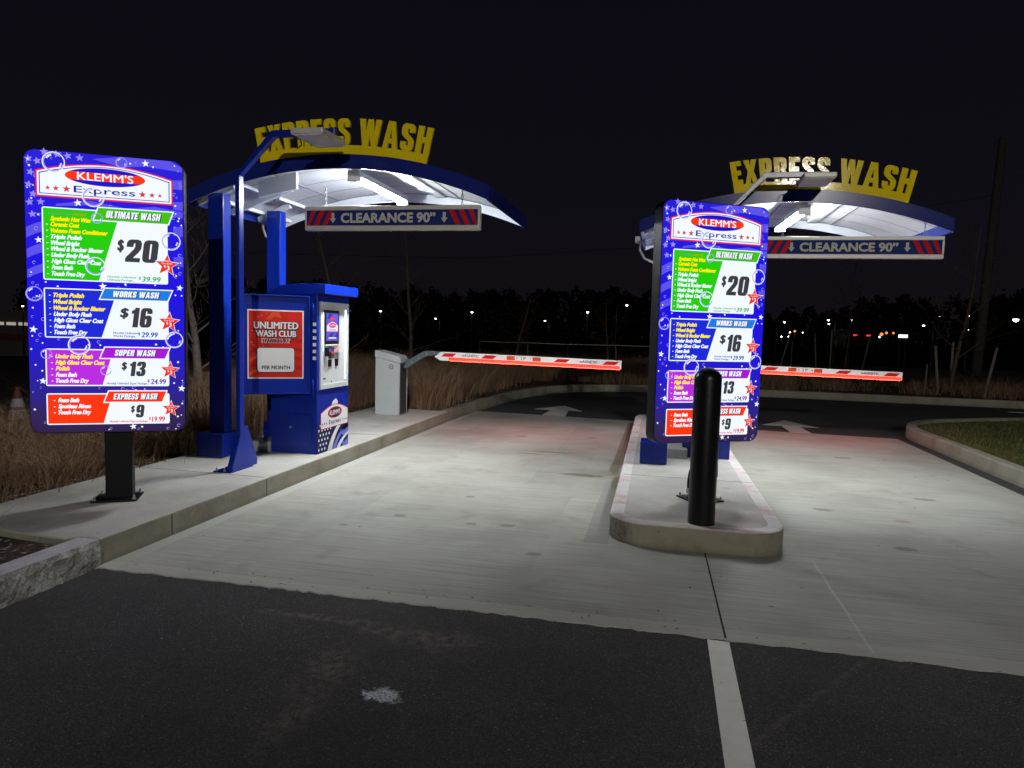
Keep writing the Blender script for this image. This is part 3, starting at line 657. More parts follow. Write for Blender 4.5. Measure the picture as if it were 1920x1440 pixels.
PANELS = [
    dict(lbl='green ultimate wash price panel', top=0.577, bot=0.092, hdr=(-0.046, 0.412, 0.592, 0.511), hx=-0.03, split=(0.068, -0.052), c=g_green, hc=g_green2, tc=g_gtxt, title='ULTIMATE WASH', tx=(-0.004, 0.338),
         rows=[(0.488, 'Synthetic Hot Wax', 1, 0), (0.450, 'Ceramic Coat', 1, 1), (0.409, 'Volcano Foam Conditioner', 1, 1), (0.368, 'Triple Polish', 0, 1), (0.327, 'Wheel Bright', 0, 1), (0.288, 'Wheel & Rocker Blaster', 0, 1), (0.247, 'Under Body Flush', 0, 1), (0.205, 'High Gloss Clear Coat', 0, 1), (0.164, 'Foam Bath', 0, 1), (0.122, 'Touch Free Dry', 0, 1)], rx=-0.333,
         price='20', px=(0.108, 0.326), pz=(0.237, 0.393), dx=(0.062, 0.106), dz=(0.312, 0.398), badge=(0.372, 0.226, 0.082), m1='Monthly Unlimited', m2='Ultimate Package...', mx=(0.0, 0.178), mz=(0.124, 0.103), mp='39.99', mpx=(0.212, 0.332), mpz=0.105),
    dict(lbl='blue works wash price panel', top=0.040, bot=-0.296, hdr=(-0.017, 0.402, 0.047, -0.023), hx=-0.03, split=(0.040, -0.042), c=g_blu, hc=g_sky, tc=g_btxt, title='WORKS WASH', tx=(0.028, 0.322),
         rows=[(-0.022, 'Triple Polish', 1, 1), (-0.066, 'Wheel Bright', 1, 1), (-0.108, 'Wheel & Rocker Blaster', 1, 1), (-0.149, 'Under Body Flush', 0, 1), (-0.190, 'High Gloss Clear Coat', 0, 1), (-0.231, 'Foam Bath', 0, 1), (-0.272, 'Touch Free Dry', 0, 1)], rx=-0.327,
         price='16', px=(0.134, 0.281), pz=(-0.214, -0.077), dx=(0.072, 0.128), dz=(-0.146, -0.072), badge=(0.382, -0.172, 0.076), m1='Monthly Unlimited', m2='Works Package...', mx=(0.029, 0.185), mz=(-0.262, -0.283), mp='29.99', mpx=(0.203, 0.309), mpz=-0.282),
    dict(lbl='purple super wash price panel', top=-0.370, bot=-0.626, hdr=(-0.022, 0.382, -0.358, -0.430), hx=-0.03, split=(0.012, -0.042), c=g_pur, hc=g_pur2, tc=g_ptxt, title='SUPER WASH', tx=(0.034, 0.294),
         rows=[(-0.436, 'Under Body Flush', 1, 1), (-0.478, 'High Gloss Clear Coat', 1, 1), (-0.519, 'Polish', 1, 1), (-0.562, 'Foam Bath', 0, 1), (-0.603, 'Touch Free Dry', 0, 1)], rx=-0.324,
         price='13', px=(0.121, 0.235), pz=(-0.556, -0.453), dx=(0.076, 0.112), dz=(-0.508, -0.450), badge=(0.384, -0.512, 0.068), m1='Monthly Unlimited Super Package...', m2=None, mx=(-0.018, 0.246), mz=(-0.614, 0), mp='24.99', mpx=(0.258, 0.358), mpz=-0.612),
    dict(lbl='red express wash price panel', top=-0.676, bot=-0.893, hdr=(-0.004, 0.358, -0.663, -0.736), hx=-0.028, split=(0.002, -0.040), c=g_org, hc=g_org, tc=g_rtxt, title='EXPRESS WASH', tx=(0.022, 0.304),
         rows=[(-0.737, 'Foam Bath', 0, 1), (-0.779, 'Spotless Rinse', 0, 1), (-0.821, 'Touch Free Dry', 0, 1)], rx=-0.314,
         price='9', px=(0.159, 0.220), pz=(-0.848, -0.758), dx=(0.130, 0.156), dz=(-0.808, -0.758), badge=(0.386, -0.786, 0.062), m1='Monthly Unlimited Express Package...', m2=None, mx=(-0.003, 0.246), mz=(-0.881, 0), mp='19.99', mpx=(0.262, 0.348), mpz=-0.879),
]
FH, FW = 0.9525, 0.485
def menu_board(loc, rz, scale, label, conduit):
    t = thing('menu_board', label, 'menu board', loc, rz, scale, 'backlit wash menu boards')
    cx, cz = -0.03, 1.6025 - 0.16
    f = lambda u, v, l: Vector((cx + u, -0.0015 * l, cz + v))
    out = rrect(-FW, FW, -FH, FH, 0.075, 8)
    b = MB(); b.prism([(cx + u, 0.002, cz + v) for u, v in out], (0, 0.128, 0), M_BLACK, 0.006); b.build('cabinet', t)
    b = MB(); L = 0.5
    poly(b, rrect(-FW + 0.006, FW - 0.006, -FH + 0.006, FH - 0.006, 0.07, 8), f, M_FACEP, L)
    # waving bars of the flag, left margin and right margin
    for v0, v1 in ((0.435, 0.367), (0.292, 0.231), (0.155, 0.10), (0.70, 0.72)):
        if v0 < v1: continue
        n = 8; top = [(-0.475 + 0.115 * k / n, v0 + 0.045 * math.sin(k / n * 1.5)) for k in range(n + 1)]; bot = [(-0.475 + 0.115 * k / n, v1 + 0.045 * math.sin(k / n * 1.5)) for k in range(n + 1)]
        poly(b, top + bot[::-1], f, g_bar, L + 0.4)
    for v0, v1 in ((0.822, 0.752), (0.672, 0.61), (0.50, 0.43), (0.29, 0.22)):
        poly(b, [(0.415, v0 - 0.006), (0.476, v0), (0.476, v1), (0.415, v1 + 0.004)], f, g_bar, L + 0.4)
    poly(b, [(-0.08, 0.915), (0.1, 0.945), (0.40, 0.945), (0.476, 0.905), (0.476, 0.875), (0.25, 0.895), (0.1, 0.875)], f, g_bar, L + 0.4)
    poly(b, [(-0.3, 0.60), (-0.1, 0.635), (0.12, 0.60), (0.30, 0.625), (0.476, 0.60), (0.476, 0.56), (0.30, 0.585), (0.12, 0.57), (-0.1, 0.605), (-0.3, 0.585)], f, g_bar, L + 0.4)
    rr = random.Random(4)
    for (u, v) in [(-0.452, 0.884), (-0.402, 0.872), (-0.361, 0.936), (-0.287, 0.926), (-0.224, 0.921), (-0.154, 0.915), (-0.442, 0.797), (-0.455, 0.715), (-0.43, 0.655), (-0.452, 0.60), (-0.387, 0.607), (-0.437, 0.523)]:
        poly(b, star_pts(u, v, 0.026, rr.uniform(-0.3, 0.3), 0.45), f, g_pst, L + 0.8)
    for (u, v, r) in [(0.245, 0.915, 0.025), (-0.17, 0.616, 0.026), (-0.405, 0.355, 0.024), (0.452, 0.071, 0.024), (-0.449, -0.243, 0.026), (-0.400, -0.592, 0.024), (0.458, -0.643, 0.026), (0.144, -0.912, 0.024), (-0.03, 0.062, 0.026)]:
        poly(b, star_pts(u, v, r, rr.uniform(-0.2, 0.2), 0.42), f, g_white, L + 1)
    for k in range(110):                                            # little bubbles and sparkles
        side = k % 3
        u = rr.uniform(-0.465, -0.39) if side == 0 else rr.uniform(0.405, 0.468) if side == 1 else rr.uniform(-0.4, 0.42)
        v = rr.uniform(-0.91, 0.92) if side < 2 else rr.choice([rr.uniform(0.89, 0.935), rr.uniform(0.55, 0.63), rr.uniform(0.05, 0.085), rr.uniform(-0.355, -0.305), rr.uniform(-0.665, -0.635), rr.uniform(-0.935, -0.905)])
        if abs(u) > 0.46 and abs(v) > 0.86: continue
        if k % 2: poly(b, star_pts(u, v, rr.uniform(0.005, 0.009), 0.2, 0.6), f, g_white, L + 0.9)
        else:
            r = rr.uniform(0.006, 0.013); ring(b, u, v, r * 0.72, r, f, g_bub, L + 0.9, 12, 20, 300)
    # logo plate
    bface = b; b = MB(); L = 2.2
    def arch(hw, zb, zs, zt, n=16): return [(-hw, zb), (hw, zb)] + [(hw - 2 * hw * k / n, zs + (zt - zs) * math.sin(math.pi * k / n) ** 0.9) for k in range(n + 1)]
    poly(b, arch(0.415, 0.642, 0.815, 0.882), f, g_red, L); poly(b, arch(0.405, 0.652, 0.808, 0.874), f, g_white, L + 0.4)
    poly(b, arch(0.394, 0.662, 0.800, 0.865), f, g_navy, L + 0.8); poly(b, arch(0.388, 0.667, 0.795, 0.860), f, g_white, L + 1.2)
    disc(b, 0, 0.796, 0.243, 0.060, f, g_org, L + 1.6); 
    n = 20
    for sgn in (1, -1):
        edge = [(0.243 * math.cos(math.pi * k / n) * 0.985, sgn * 0.060 * math.sin(math.pi * k / n) * 0.985 + 0.796) for k in range(n + 1)]
        edge = [(u, v) for u, v in edge if abs(v - 0.796) > 0.026]
        poly(b, edge, f, glow('backlit_oval_blue', (26, 20, 190)), L + 2)
    put_text(b, "KLEMM'S", f, 0.0, 0.769, 0.052, g_white, 0.34, 0.02, 0.0, 'c', L + 2.6)
    put_text(b, 'Express', f, -0.006, 0.684, 0.044, g_navy, 0.372, 0.028, 0.0, 'c', L + 1.7)
    for u, r in ((-0.344, 0.017), (-0.296, 0.021), (-0.234, 0.026), (0.224, 0.026), (0.284, 0.021), (0.333, 0.016)):
        poly(b, star_pts(u, 0.702, r), f, g_gr, L + 1.6); poly(b, star_pts(u, 0.702, r * 0.75), f, g_red, L + 2)
    lab(b.build('logo', t), 'white arched logo plate with red and blue oval')
    for P in PANELS:
        b = MB(); L = 2.2; x0, x1 = -0.383, 0.378
        u0, u1, h1, h0 = P['hdr']; st, sb = P['split']
        poly(b, rrect(x0, x1, P['bot'], P['top'], 0.012, 3), f, g_white, L)
        g = 0.008
        ht = h0 - 0.004 if True else 0
        left = [(x0 + g, P['bot'] + g), (sb, P['bot'] + g), (st + 0.018, min(P['top'] - g, h1)), (x0 + g, P['top'] - g)]
        sl = (st - sb) / (h0 - P['bot'] - g)
        top_u = sb + sl * (P['top'] - g - P['bot'] - g)
        poly(b, [(x0 + g, P['bot'] + g), (sb, P['bot'] + g), (top_u, P['top'] - g), (x0 + g, P['top'] - g)], f, P['c'], L + 0.5)
        dh = P['hx']
        poly(b, [(u0 + dh - 0.010, h0 - 0.008), (u1 + dh + 0.006, h0 - 0.008), (u1 + 0.010, h1 + 0.008), (u0 - 0.006, h1 + 0.008)], f, g_white, L + 1)
        poly(b, [(u0 + dh, h0), (u1 + dh, h0), (u1, h1), (u0, h1)], f, P['hc'], L + 1.5)
        hh = h1 - h0
        put_glyphs(b, P['title'], f, P['tx'][0] + 0.005, h0 + hh * 0.22 - 0.004, hh * 0.58, g_char, P['tx'][1] - P['tx'][0] + 0.002, 0.2, L + 2)
        put_glyphs(b, P['title'], f, P['tx'][0], h0 + hh * 0.22, hh * 0.58, g_white, P['tx'][1] - P['tx'][0], 0.2, L + 2.4)
        for v, s_, y, dot in P['rows']:
            put_text(b, s_, f, P['rx'], v, 0.0285, g_yel if y else g_white, 0.0142 * len(s_), 0.06, 0.34, 'l', L + 1)
            if dot: poly(b, [(P['rx'] - 0.026, v + 0.009), (P['rx'] - 0.016, v + 0.009), (P['rx'] - 0.015, v + 0.014), (P['rx'] - 0.025, v + 0.014)], f, g_white, L + 1)
        if P['title'].startswith('ULT'):
            put_text(b, 'FORMULA', f, -0.345, 0.531, 0.013, g_gr, 0.14, 0.03, 0.3, 'l', L + 1); put_text(b, 'FORCE', f, -0.202, 0.531, 0.013, g_red, 0.085, 0.03, 0.3, 'l', L + 1)
        put_glyphs(b, P['price'], f, P['px'][0], P['pz'][0], P['pz'][1] - P['pz'][0], g_char, P['px'][1] - P['px'][0], 0.12, L + 1, 0.06)
        put_text(b, '$', f, P['dx'][0], P['dz'][0], (P['dz'][1] - P['dz'][0]) * 0.86, g_char, P['dx'][1] - P['dx'][0], 0.05, 0.12, 'l', L + 1)
        mh = 0.0145
        put_text(b, P['m1'], f, P['mx'][0], P['mz'][0], mh, P['tc'], P['mx'][1] - P['mx'][0], 0.03, 0.15, 'l', L + 1)
        if P['m2']: put_text(b, P['m2'], f, P['mx'][0], P['mz'][1], mh, P['tc'], (P['mx'][1] - P['mx'][0]) * 0.95, 0.03, 0.15, 'l', L + 1)
        put_text(b, P['mp'], f, P['mpx'][0], P['mpz'], 0.036, P['tc'], P['mpx'][1] - P['mpx'][0], 0.04, 0.15, 'l', L + 1)
        put_text(b, '$', f, P['mpx'][0] - 0.020, P['mpz'] + 0.014, 0.020, P['tc'], 0.015, 0.03, 0.1, 'l', L + 1)
        pn = lab(b.build('price_panel', t), P['lbl'])
        b = MB(); bu, bv, br = P['badge']; L = 5
        poly(b, star_pts(bu, bv, br, 0.06, 0.44), f, g_white, L); poly(b, star_pts(bu, bv - 0.001, br * 0.91, 0.06, 0.44), f, glow('backlit_badge_red', (226, 48, 24)), L + 0.5)
        put_text(b, 'ADD', f, bu, bv + br * 0.30, br * 0.13, g_white, br * 0.34, 0.0, 0.0, 'c', L + 1)
        put_text(b, 'Tire Shine', f, bu, bv + br * 0.08, br * 0.15, g_white, br * 0.86, 0.0, 0.0, 'c', L + 1)
        put_text(b, '$', f, bu - br * 0.16, bv - br * 0.20, br * 0.2, g_white, br * 0.13, 0.03, 0.0, 'c', L + 1)
        put_text(b, '3', f, bu + br * 0.10, bv - br * 0.42, br * 0.38, g_white, br * 0.22, 0.02, 0.0, 'c', L + 1)
        b.build('star_badge', pn)
    b = bface; L = 6.5
    for (u, v, r) in [(-0.306, 0.872, 0.068), (0.098, 0.904, 0.036), (-0.075, 0.662, 0.068), (-0.056, 0.52, 0.035), (0.40, 0.393, 0.062), (-0.071, 0.197, 0.062), (-0.437, -0.005, 0.05), (-0.179, -0.343, 0.068), (0.414, -0.296, 0.058), (-0.375, -0.407, 0.034), (-0.02, -0.517, 0.034)]:
        ring(b, u, v, r * 0.90, r, f, g_bub2 if r > 0.05 else g_bub, L, 36); ring(b, u, v, r * 0.80, r * 0.895, f, g_bub, L, 36, 95, 350); ring(b, u, v, r * 0.60, r * 0.78, f, g_bub2, L, 36, 105, 150); ring(b, u, v, r * 0.60, r * 0.72, f, g_bub2, L, 36, -40, -5)
    b.build('backlit_face', t)
    px0, px1 = -0.078, 0.094
    b = MB(); b.box((px0, 0.035, 0.012), (px1, 0.135, 0.56), M_BLACK, 0.006); b.build('post', t)
    b = MB(); b.box((-0.155, -0.045, 0.001), (0.135, 0.215, 0.014), M_BLACK, 0.003); b.build('base_plate', t)
    for bx, by in ((-0.135, -0.022), (0.115, -0.022), (-0.135, 0.192), (0.115, 0.192)):
        b = MB(); b.cyl((bx, by, 0.014), (bx, by, 0.024), 0.014, M_ZINC, n=6, smooth=False); b.cyl((bx, by, 0.024), (bx, by, 0.045), 0.007, M_ZINC, n=8); b.build('bolt', t)
    if conduit:
        b = MB(); b.cyl((-0.12, 0.09, 0.014), (-0.12, 0.09, 0.06), 0.016, M_ZINC, n=10); b.cyl((-0.12, 0.09, 0.06), (-0.12, 0.09, 0.10), 0.02, M_ZINC, n=8, smooth=False)
        b.tube([(-0.12, 0.09, 0.10), (-0.122, 0.09, 0.16), (-0.112, 0.09, 0.23), (-0.09, 0.09, 0.29), (-0.078, 0.09, 0.34)], 0.012, M_BLACK); b.build('conduit', t)
    return t
menu_board((-3.72, 4.16, 0.16), math.radians(29.5), 1.0, 'lit wash menu board on a bare black post over the wide pavement', False)
menu_board((0.394, 5.490, 0.16), math.radians(29.5), 0.945, 'lit wash menu board half hidden behind the black bollard on the island', True)

# bollard
b = MB(); r = 0.091
b.lathe([(r, -0.02), (r, 0.985)] + [(r * math.cos(a), 0.985 + 0.082 * math.sin(a)) for a in [q * math.pi / 2 / 10 for q in range(1, 10)]] + [(0.004, 1.0672)], (0.318, 4.86, 0.16), M_RUBBER, 40)
tag(b.build('bollard'), 'black round topped bollard standing at the front of the island', 'bollard')

# ------------------------------------------------------------------ canopies
AW, ASAG = 1.4265, 0.285
AR = (AW * AW + ASAG * ASAG) / (2 * ASAG)
ZB = 2.816 - 0.16                                    # underside of fascia at the crown (local)
AX, AY0, AY1 = 1.193, -0.14, 1.54                    # arch centre x, front and rear planes (local)
def az(x, extra=0.0):                                # arch height at local offset x from the centre
    return ZB - AR + math.sqrt(max(0, AR * AR - x * x)) + extra
def canopy(loc, scale, label, let_dx):
    t = thing('canopy', label, 'canopy', loc, 0, scale, 'arched wash lane canopies')
    for k, y in enumerate((-0.06, 0.93)):
        b = MB(); b.box((-0.08, y, 0.0 if k else 0.23), (0.08, y + 0.12, az(-1.2) + 0.02), M_BLUE, 0.006)
        b.build('column', t)
        b = MB()
        b.box((-0.15, y - 0.10, 0.006), (0.125, y + 0.19, 0.23), M_BLUE, 0.006) if k == 0 else b.box((-0.10, y - 0.04, 0.004), (0.10, y + 0.16, 0.2), M_BLUE, 0.006)
        b.build('column_base', t)
    n = 28; X = [-AW + 2 * AW * k / n for k in range(n + 1)]
    FHH = 0.125
    def band(b, y, th, z0, z1, m):
        for xa, xb in zip(X, X[1:]):
            b.prism([(AX + xa, y, az(xa, z0)), (AX + xb, y, az(xb, z0)), (AX + xb, y, az(xb, z1)), (AX + xa, y, az(xa, z1))], (0, th, 0), m)
    def curved(mb, y0, y1, z, m, x0=-AW, x1=AW, th=0.0):
        xs_ = [x0 + (x1 - x0) * k / n for k in range(n + 1)]
        for xa, xb in zip(xs_, xs_[1:]):
            pts = [(AX + xa, y0, az(xa, z)), (AX + xb, y0, az(xb, z)), (AX + xb, y1, az(xb, z)), (AX + xa, y1, az(xa, z))]
            if th: mb.prism(pts, (0, 0, th), m)
            else: mb.face(pts, m, True)
    def bandc(y, th, z0, z1, m):                     # closed curved band
        b = MB(); i = b.mi(m); rows = []
        for xa in X: rows.append([b.bm.verts.new((AX + xa, yy, az(xa, zz))) for yy, zz in ((y, z0), (y, z1), (y + th, z1), (y + th, z0))])
        for A, B_ in zip(rows, rows[1:]):
            for j in range(4):
                f = b.bm.faces.new([A[j], A[(j + 1) % 4], B_[(j + 1) % 4], B_[j]]); f.material_index = i
        for L in (rows[0], rows[-1]): f = b.bm.faces.new(L); f.material_index = i
        bmesh.ops.recalc_face_normals(b.bm, faces=list(b.bm.faces)); return b
    bandc(AY0, 0.018, 0.0, FHH, M_DBLUE).build('front_fascia', t)
    bandc(AY1 - 0.018, 0.018, 0.0, FHH, M_DBLUE).build('rear_fascia', t)
    for s_ in (-1, 1):
        b = MB(); xe = s_ * AW
        b.box((AX + min(xe, xe + s_ * 0.016), AY0, az(AW) - 0.008), (AX + max(xe, xe + s_ * 0.016), AY1, az(AW, FHH)), M_DBLUE, 0.003); b.build('end_fascia', t)
    b = MB(); curved(b, AY0 + 0.0185, AY1 - 0.0185, FHH - 0.008, M_DBLUE); b.build('roof_sheet', t)
    b = MB(); curved(b, AY0 + 0.0185, AY1 - 0.0185, 0.100, M_WHITE)
    for k in (1, 2, 3): 
        y = AY0 + (AY1 - AY0) * k / 4; curved(b, y, y + 0.012, 0.096, M_SEAM)
    for k in (-0.72, 0.0, 0.72):
        b.box((AX + k - 0.005, AY0 + 0.02, az(k) + 0.091), (AX + k + 0.005, AY1 - 0.02, az(k) + 0.0965), M_SEAM)
    for yy in (AY0 + 0.0182, AY1 - 0.0262):
        i = b.mi(M_WHITE); rows = []
        for xa in X: rows.append([b.bm.verts.new((AX + xa * 0.994, yq, az(xa * 0.994, zq))) for yq, zq in ((yy, 0.002), (yy, 0.095), (yy + 0.008, 0.095), (yy + 0.008, 0.002))])
        for A, B_ in zip(rows, rows[1:]):
            for j in range(4):
                q = b.bm.faces.new([A[j], A[(j + 1) % 4], B_[(j + 1) % 4], B_[j]]); q.material_index = i
    b.build('soffit', t)
    b = MB()
    def beam(p0, p1, w, h):
        p0, p1 = Vector(p0), Vector(p1); d = p1 - p0; L = d.length; q = d.to_track_quat('X', 'Z').to_matrix().to_4x4(); q.translation = p0
        b.box((0, -w / 2, -h / 2), (L, w / 2, h / 2), M_WHITE, 0.004, M=q)
    zl = lambda x: az(x - AX) + 0.02
    for x in (AX - 1.34, 0.18):
        beam((x, AY0 + 0.02, zl(x) + 0.03), (x, AY1 - 0.02, zl(x) + 0.03), 0.055, 0.035)
    rb = b; b = MB()
    beam((AX + 0.5, AY0 + 0.027, zl(AX + 0.5) + 0.068), (AX + 0.5, AY1 - 0.027, zl(AX + 0.5) + 0.068), 0.10, 0.026)
    b.build('ridge_beam', t); b = rb
    for y, xe in ((0.0, 0.16), (0.5, 0.46), (0.99, 0.16)):
        beam((AX - 1.40, y, zl(AX - 1.40) - 0.012), (xe, y, zl(xe) + 0.012), 0.045, 0.055)
    beam((0.44, 0.34, zl(0.44)), (0.19, 0.66, zl(0.19)), 0.035, 0.045)
    b.build('roof_frame', t)
    b = MB()
    b.prism([(0.26, 0.23, az(0.26 - AX) - 0.055), (0.66, 0.23, az(0.66 - AX) - 0.055), (0.66, 0.23, az(0.66 - AX) + 0.099), (0.26, 0.23, az(0.26 - AX) + 0.099)], (0, 0.04, 0), M_WHITE, 0.004)
    b.build('valance', t)
    b = MB()
    z0 = az(-1.2)
    b.tube([(-0.28, 1.2, z0 - 0.02), (-0.28, 1.18, z0 - 0.12), (-0.22, 1.14, z0 - 0.22), (-0.1, 1.08, z0 - 0.28), (0.0, 1.06, z0 - 0.29)], 0.013, M_HOSE)
    b.box((-0.34, 1.12, z0 - 0.03), (-0.2, 1.26, z0 + 0.04), M_HOSE, 0.006); b.build('conduit', t)
    for (dx, dy) in ((-0.16, -0.02), (-0.22, 0.02)):
        b = MB(); b.cyl((AX - 1.2 + dx, dy, az(-1.2) + 0.01), (AX - 1.2 + dx, dy, az(-1.2) + 0.03), 0.02, M_ZINC, n=6); b.build('bolt', t)
    # arched letters on a common strip, front face on the fascia plane
    b = MB(); ya = AY0 - 0.002; th = 0.022; r0 = AR + FHH; strip = 0.072; hl = 0.228
    zc = ZB - AR
    half = 0.79
    def P(sv, h):                                   # s along the arc, h above the strip base
        a = sv / r0; return (AX + let_dx + (r0 + h) * math.sin(a) , ya, zc + 0.0 + (r0 + h) * math.cos(a))
    def drop(p):                                    # follow the roof where the lettering is off centre
        x = p[0] - AX; x0 = x - let_dx
        return (p[0], p[1], p[2] + az(max(-AW, min(AW, x))) - az(max(-AW, min(AW, x0))))
    kx = 1.0
    lay = []; s0 = -half
    for word, wd in (('EXPRESS', 0.866), ('WASH', 0.630)):
        gap = 0.10; tot = sum(GLY[c][0] for c in word) + gap * (len(word) - 1); k = wd / tot; s = s0
        for c in word:
            lay.append((c, s, k)); s += (GLY[c][0] + gap) * k
        s0 = s0 + wd + 0.084
    def warp(pts): return [drop(P(q[0], q[1])) for q in pts]
    for c, s, k in lay:
        for pl in GLY[c][1]: b.prism(warp([(s + u * k, strip + v * hl) for u, v in pl]), (0, th, 0), M_YEL)
    N = 24; ss = [-half + (2 * half - 0.001) * k / N for k in range(N + 1)]
    b.prism(warp([(q, -0.004) for q in ss] + [(q, strip) for q in ss[::-1]]), (0, th, 0), M_YEL)
    lab(b.build('lettering', t), 'yellow arched EXPRESS WASH lettering')
    return t
c_org = (-4.11, 5.92, 0.16)
canopy(c_org, 1.0, 'blue arched canopy on columns beside the poster kiosk, its lettering evenly yellow', 0.108)
canopy(G(c_org), S, 'blue arched canopy on the island whose yellow lettering catches a bright glare', 0.25)

def light_fixture(loc, scale, label, yaw=0.0):
    t = thing('tube_light', label, 'tube light', loc, yaw, scale, 'lit tube lights under the canopies')
    b = MB(); b.box((-0.055, 0, 0.0), (0.055, 1.24, 0.055), M_WHITE, 0.008); b.build('housing', t)
    b = MB(); b.prism([(-0.045, 0.045, 0.002), (-0.042, 0.045, -0.012), (0.042, 0.045, -0.012), (0.045, 0.045, 0.002)], (0, 1.15, 0), M_TUBE); b.build('lens', t)
    for y0, y1 in ((-0.006, 0.045), (1.196, 1.246)):
        b = MB(); b.box((-0.058, y0, -0.042), (0.058, y1, 0.058), M_WHITE, 0.008); b.build('end_cap', t)
    b = MB(); b.box((-0.03, 0.015, 0.058), (0.03, 0.04, 0.13), M_ZINC, 0.003); b.build('bracket', t)
    return t
light_fixture((-2.765, 5.93, 2.775), 1.0, 'lit tube light under the canopy beside the poster kiosk')
light_fixture(tuple(G((-2.765, 5.93, 2.76))), S, 'lit tube light under the canopy on the island', math.radians(2))

def clearance(loc, scale, label):
    t = thing('clearance_sign', label, 'sign', loc, 0, scale, 'hanging clearance signs')
    W, HH = 0.8115, 0.2
    b = MB(); b.box((-W, 0, 0.014), (W, 0.05, HH), M_ALU, 0.004); b.box((-W, -0.008, HH - 0.030), (W, 0.055, HH + 0.006), M_ALU, 0.004); b.box((-W, -0.008, -0.006), (W, 0.055, 0.036), M_ALU, 0.005)
    b.box((W - 0.018, -0.007, 0.0362), (W + 0.001, 0.054, HH - 0.0302), M_ALU, 0.003); b.box((-W - 0.001, -0.007, 0.0362), (-W + 0.014, 0.054, HH - 0.0302), M_ALU, 0.003); b.build('frame', t)
    b = MB(); f = lambda u, v, l: Vector((u, -0.0012 - 0.0008 * l, v))
    z0, z1 = 0.037, HH - 0.031
    poly(b, [(-W + 0.014, z0), (W - 0.018, z0), (W - 0.018, z1), (-W + 0.014, z1)], f, M_PRINTB, 0)
    for s_ in (-1, 1):
        for k in range(3):
            u = 0.535 + k * 0.085; w = 0.045; sl = 0.065
            P4 = [(u + sl + 0.0, z0 + 0.001), (u + sl + w, z0 + 0.001), (u + w, z1 - 0.001), (u, z1 - 0.001)]
            P4 = [(min(q[0], W - 0.02) * s_, q[1]) for q in P4]
            poly(b, P4, f, M_RED, 1)
    def arr(u, k, m, l):
        c = (z0 + z1) / 2; s = k
        poly(b, [(u - 0.013 * s, c + 0.045 * s), (u + 0.013 * s, c + 0.045 * s), (u + 0.013 * s, c - 0.003), (u + 0.030 * s, c - 0.003), (u, c - 0.046 * s), (u - 0.030 * s, c - 0.003), (u - 0.013 * s, c - 0.003)], f, m, l)
    for u in (-0.541, 0.495): arr(u, 1.15, M_PRINTK, 1); arr(u, 1.0, M_SIGNGREY, 2)
    put_text(b, 'CLEARANCE 90\u201d', f, -0.025, (z0 + z1) / 2 - 0.045, 0.090, M_PRINTK, 0.905, 0.07, 0, 'c', 1)
    put_text(b, 'CLEARANCE 90\u201d', f, -0.025, (z0 + z1) / 2 - 0.041, 0.082, M_SIGNGREY, 0.885, 0.055, 0, 'c', 2)
    b.build('sign_face', t)
    for cxx, ztop in ((-0.625, 0.375), (0.645, 0.335)):
        b = MB(); z = HH + 0.004; k = 0
        while z < ztop:
            ax = Vector((1, 0, 0)) if k % 2 == 0 else Vector((0, 1, 0)); pts = []
            for q in range(11):
                a = q / 10 * 2 * math.pi; pts.append(Vector((cxx, 0.025, z + 0.016)) + ax * 0.0085 * math.cos(a) + Vector((0, 0, 1)) * 0.019 * math.sin(a))
            b.tube(pts, 0.0028, M_CHAIN, 5); z += 0.030; k += 1
        b.build('chain', t)
    return t
clearance((-2.369, 5.83, 2.288), 1.0, 'clearance sign hanging by the kiosk with crisp red stripes at both ends')
clearance(G((-2.345, 5.83, 2.286)), S, 'clearance sign over the island lane, its near end hidden by the menu board')

# ------------------------------------------------------------------ lamp poles beside the kiosks
def lamp_pole(loc, scale, label, arm_m):
    t = thing('lamp_pole', label, 'lamp pole', loc, 0, scale, 'cranked lamp poles')
    b = MB(); b.box((-0.04, 0.106, 0.0), (0.0, 0.172, 2.515), M_BLUE, 0.004); b.build('pole', t)
    b = MB(); b.prism([(0.002, -0.003, 0.012), (0.002, 0.362, 0.012), (0.002, 0.366, 0.06), (0.002, 0.225, 0.36), (0.002, 0.205, 0.385), (0.002, 0.148, 0.385), (0.002, 0.130, 0.36), (0.002, -0.003, 0.05)], (-0.052, 0, 0), M_BLUE, 0.003); b.build('gusset', t)
    b = MB(); b.box((-0.17, -0.03, 0.001), (0.0, 0.30, 0.012), M_BLUE, 0.002); b.build('base_plate', t)
    for bx, by in ((-0.15, -0.008), (-0.07, -0.015)):
        b = MB(); b.cyl((bx, by, 0.012), (bx, by, 0.022), 0.011, M_ZINC, n=6, smooth=False); b.cyl((bx, by, 0.022), (bx, by, 0.042), 0.006, M_ZINC, n=8); b.build('bolt', t)
    b = MB()
    Y0, Y1 = 0.108, 0.170
    b.prism([(-0.04, Y0, 2.5155), (0.0, Y0, 2.5155), (0.315, Y0, 2.823), (0.86, Y0, 2.823), (0.86, Y0, 2.873), (0.295, Y0, 2.873)], (0, Y1 - Y0, 0), arm_m, 0.004); b.build('arm', t)
    b = MB(); b.box((0.60, -0.12, 2.772), (0.875, 0.30, 2.818), M_ALU, 0.008); lh = b.build('lamp_head', t)
    b = MB(); b.box((0.615, -0.105, 2.7665), (0.86, 0.285, 2.7735), M_LENS, 0.002); b.build('lens', lh)
    b = MB(); b.tube([(0.60, 0.1, 2.80), (0.55, 0.09, 2.79), (0.52, 0.08, 2.74), (0.55, 0.08, 2.71), (0.585, 0.085, 2.74), (0.57, 0.09, 2.79)], 0.005, M_BLACK, 6); b.build('cable', t)
    return t
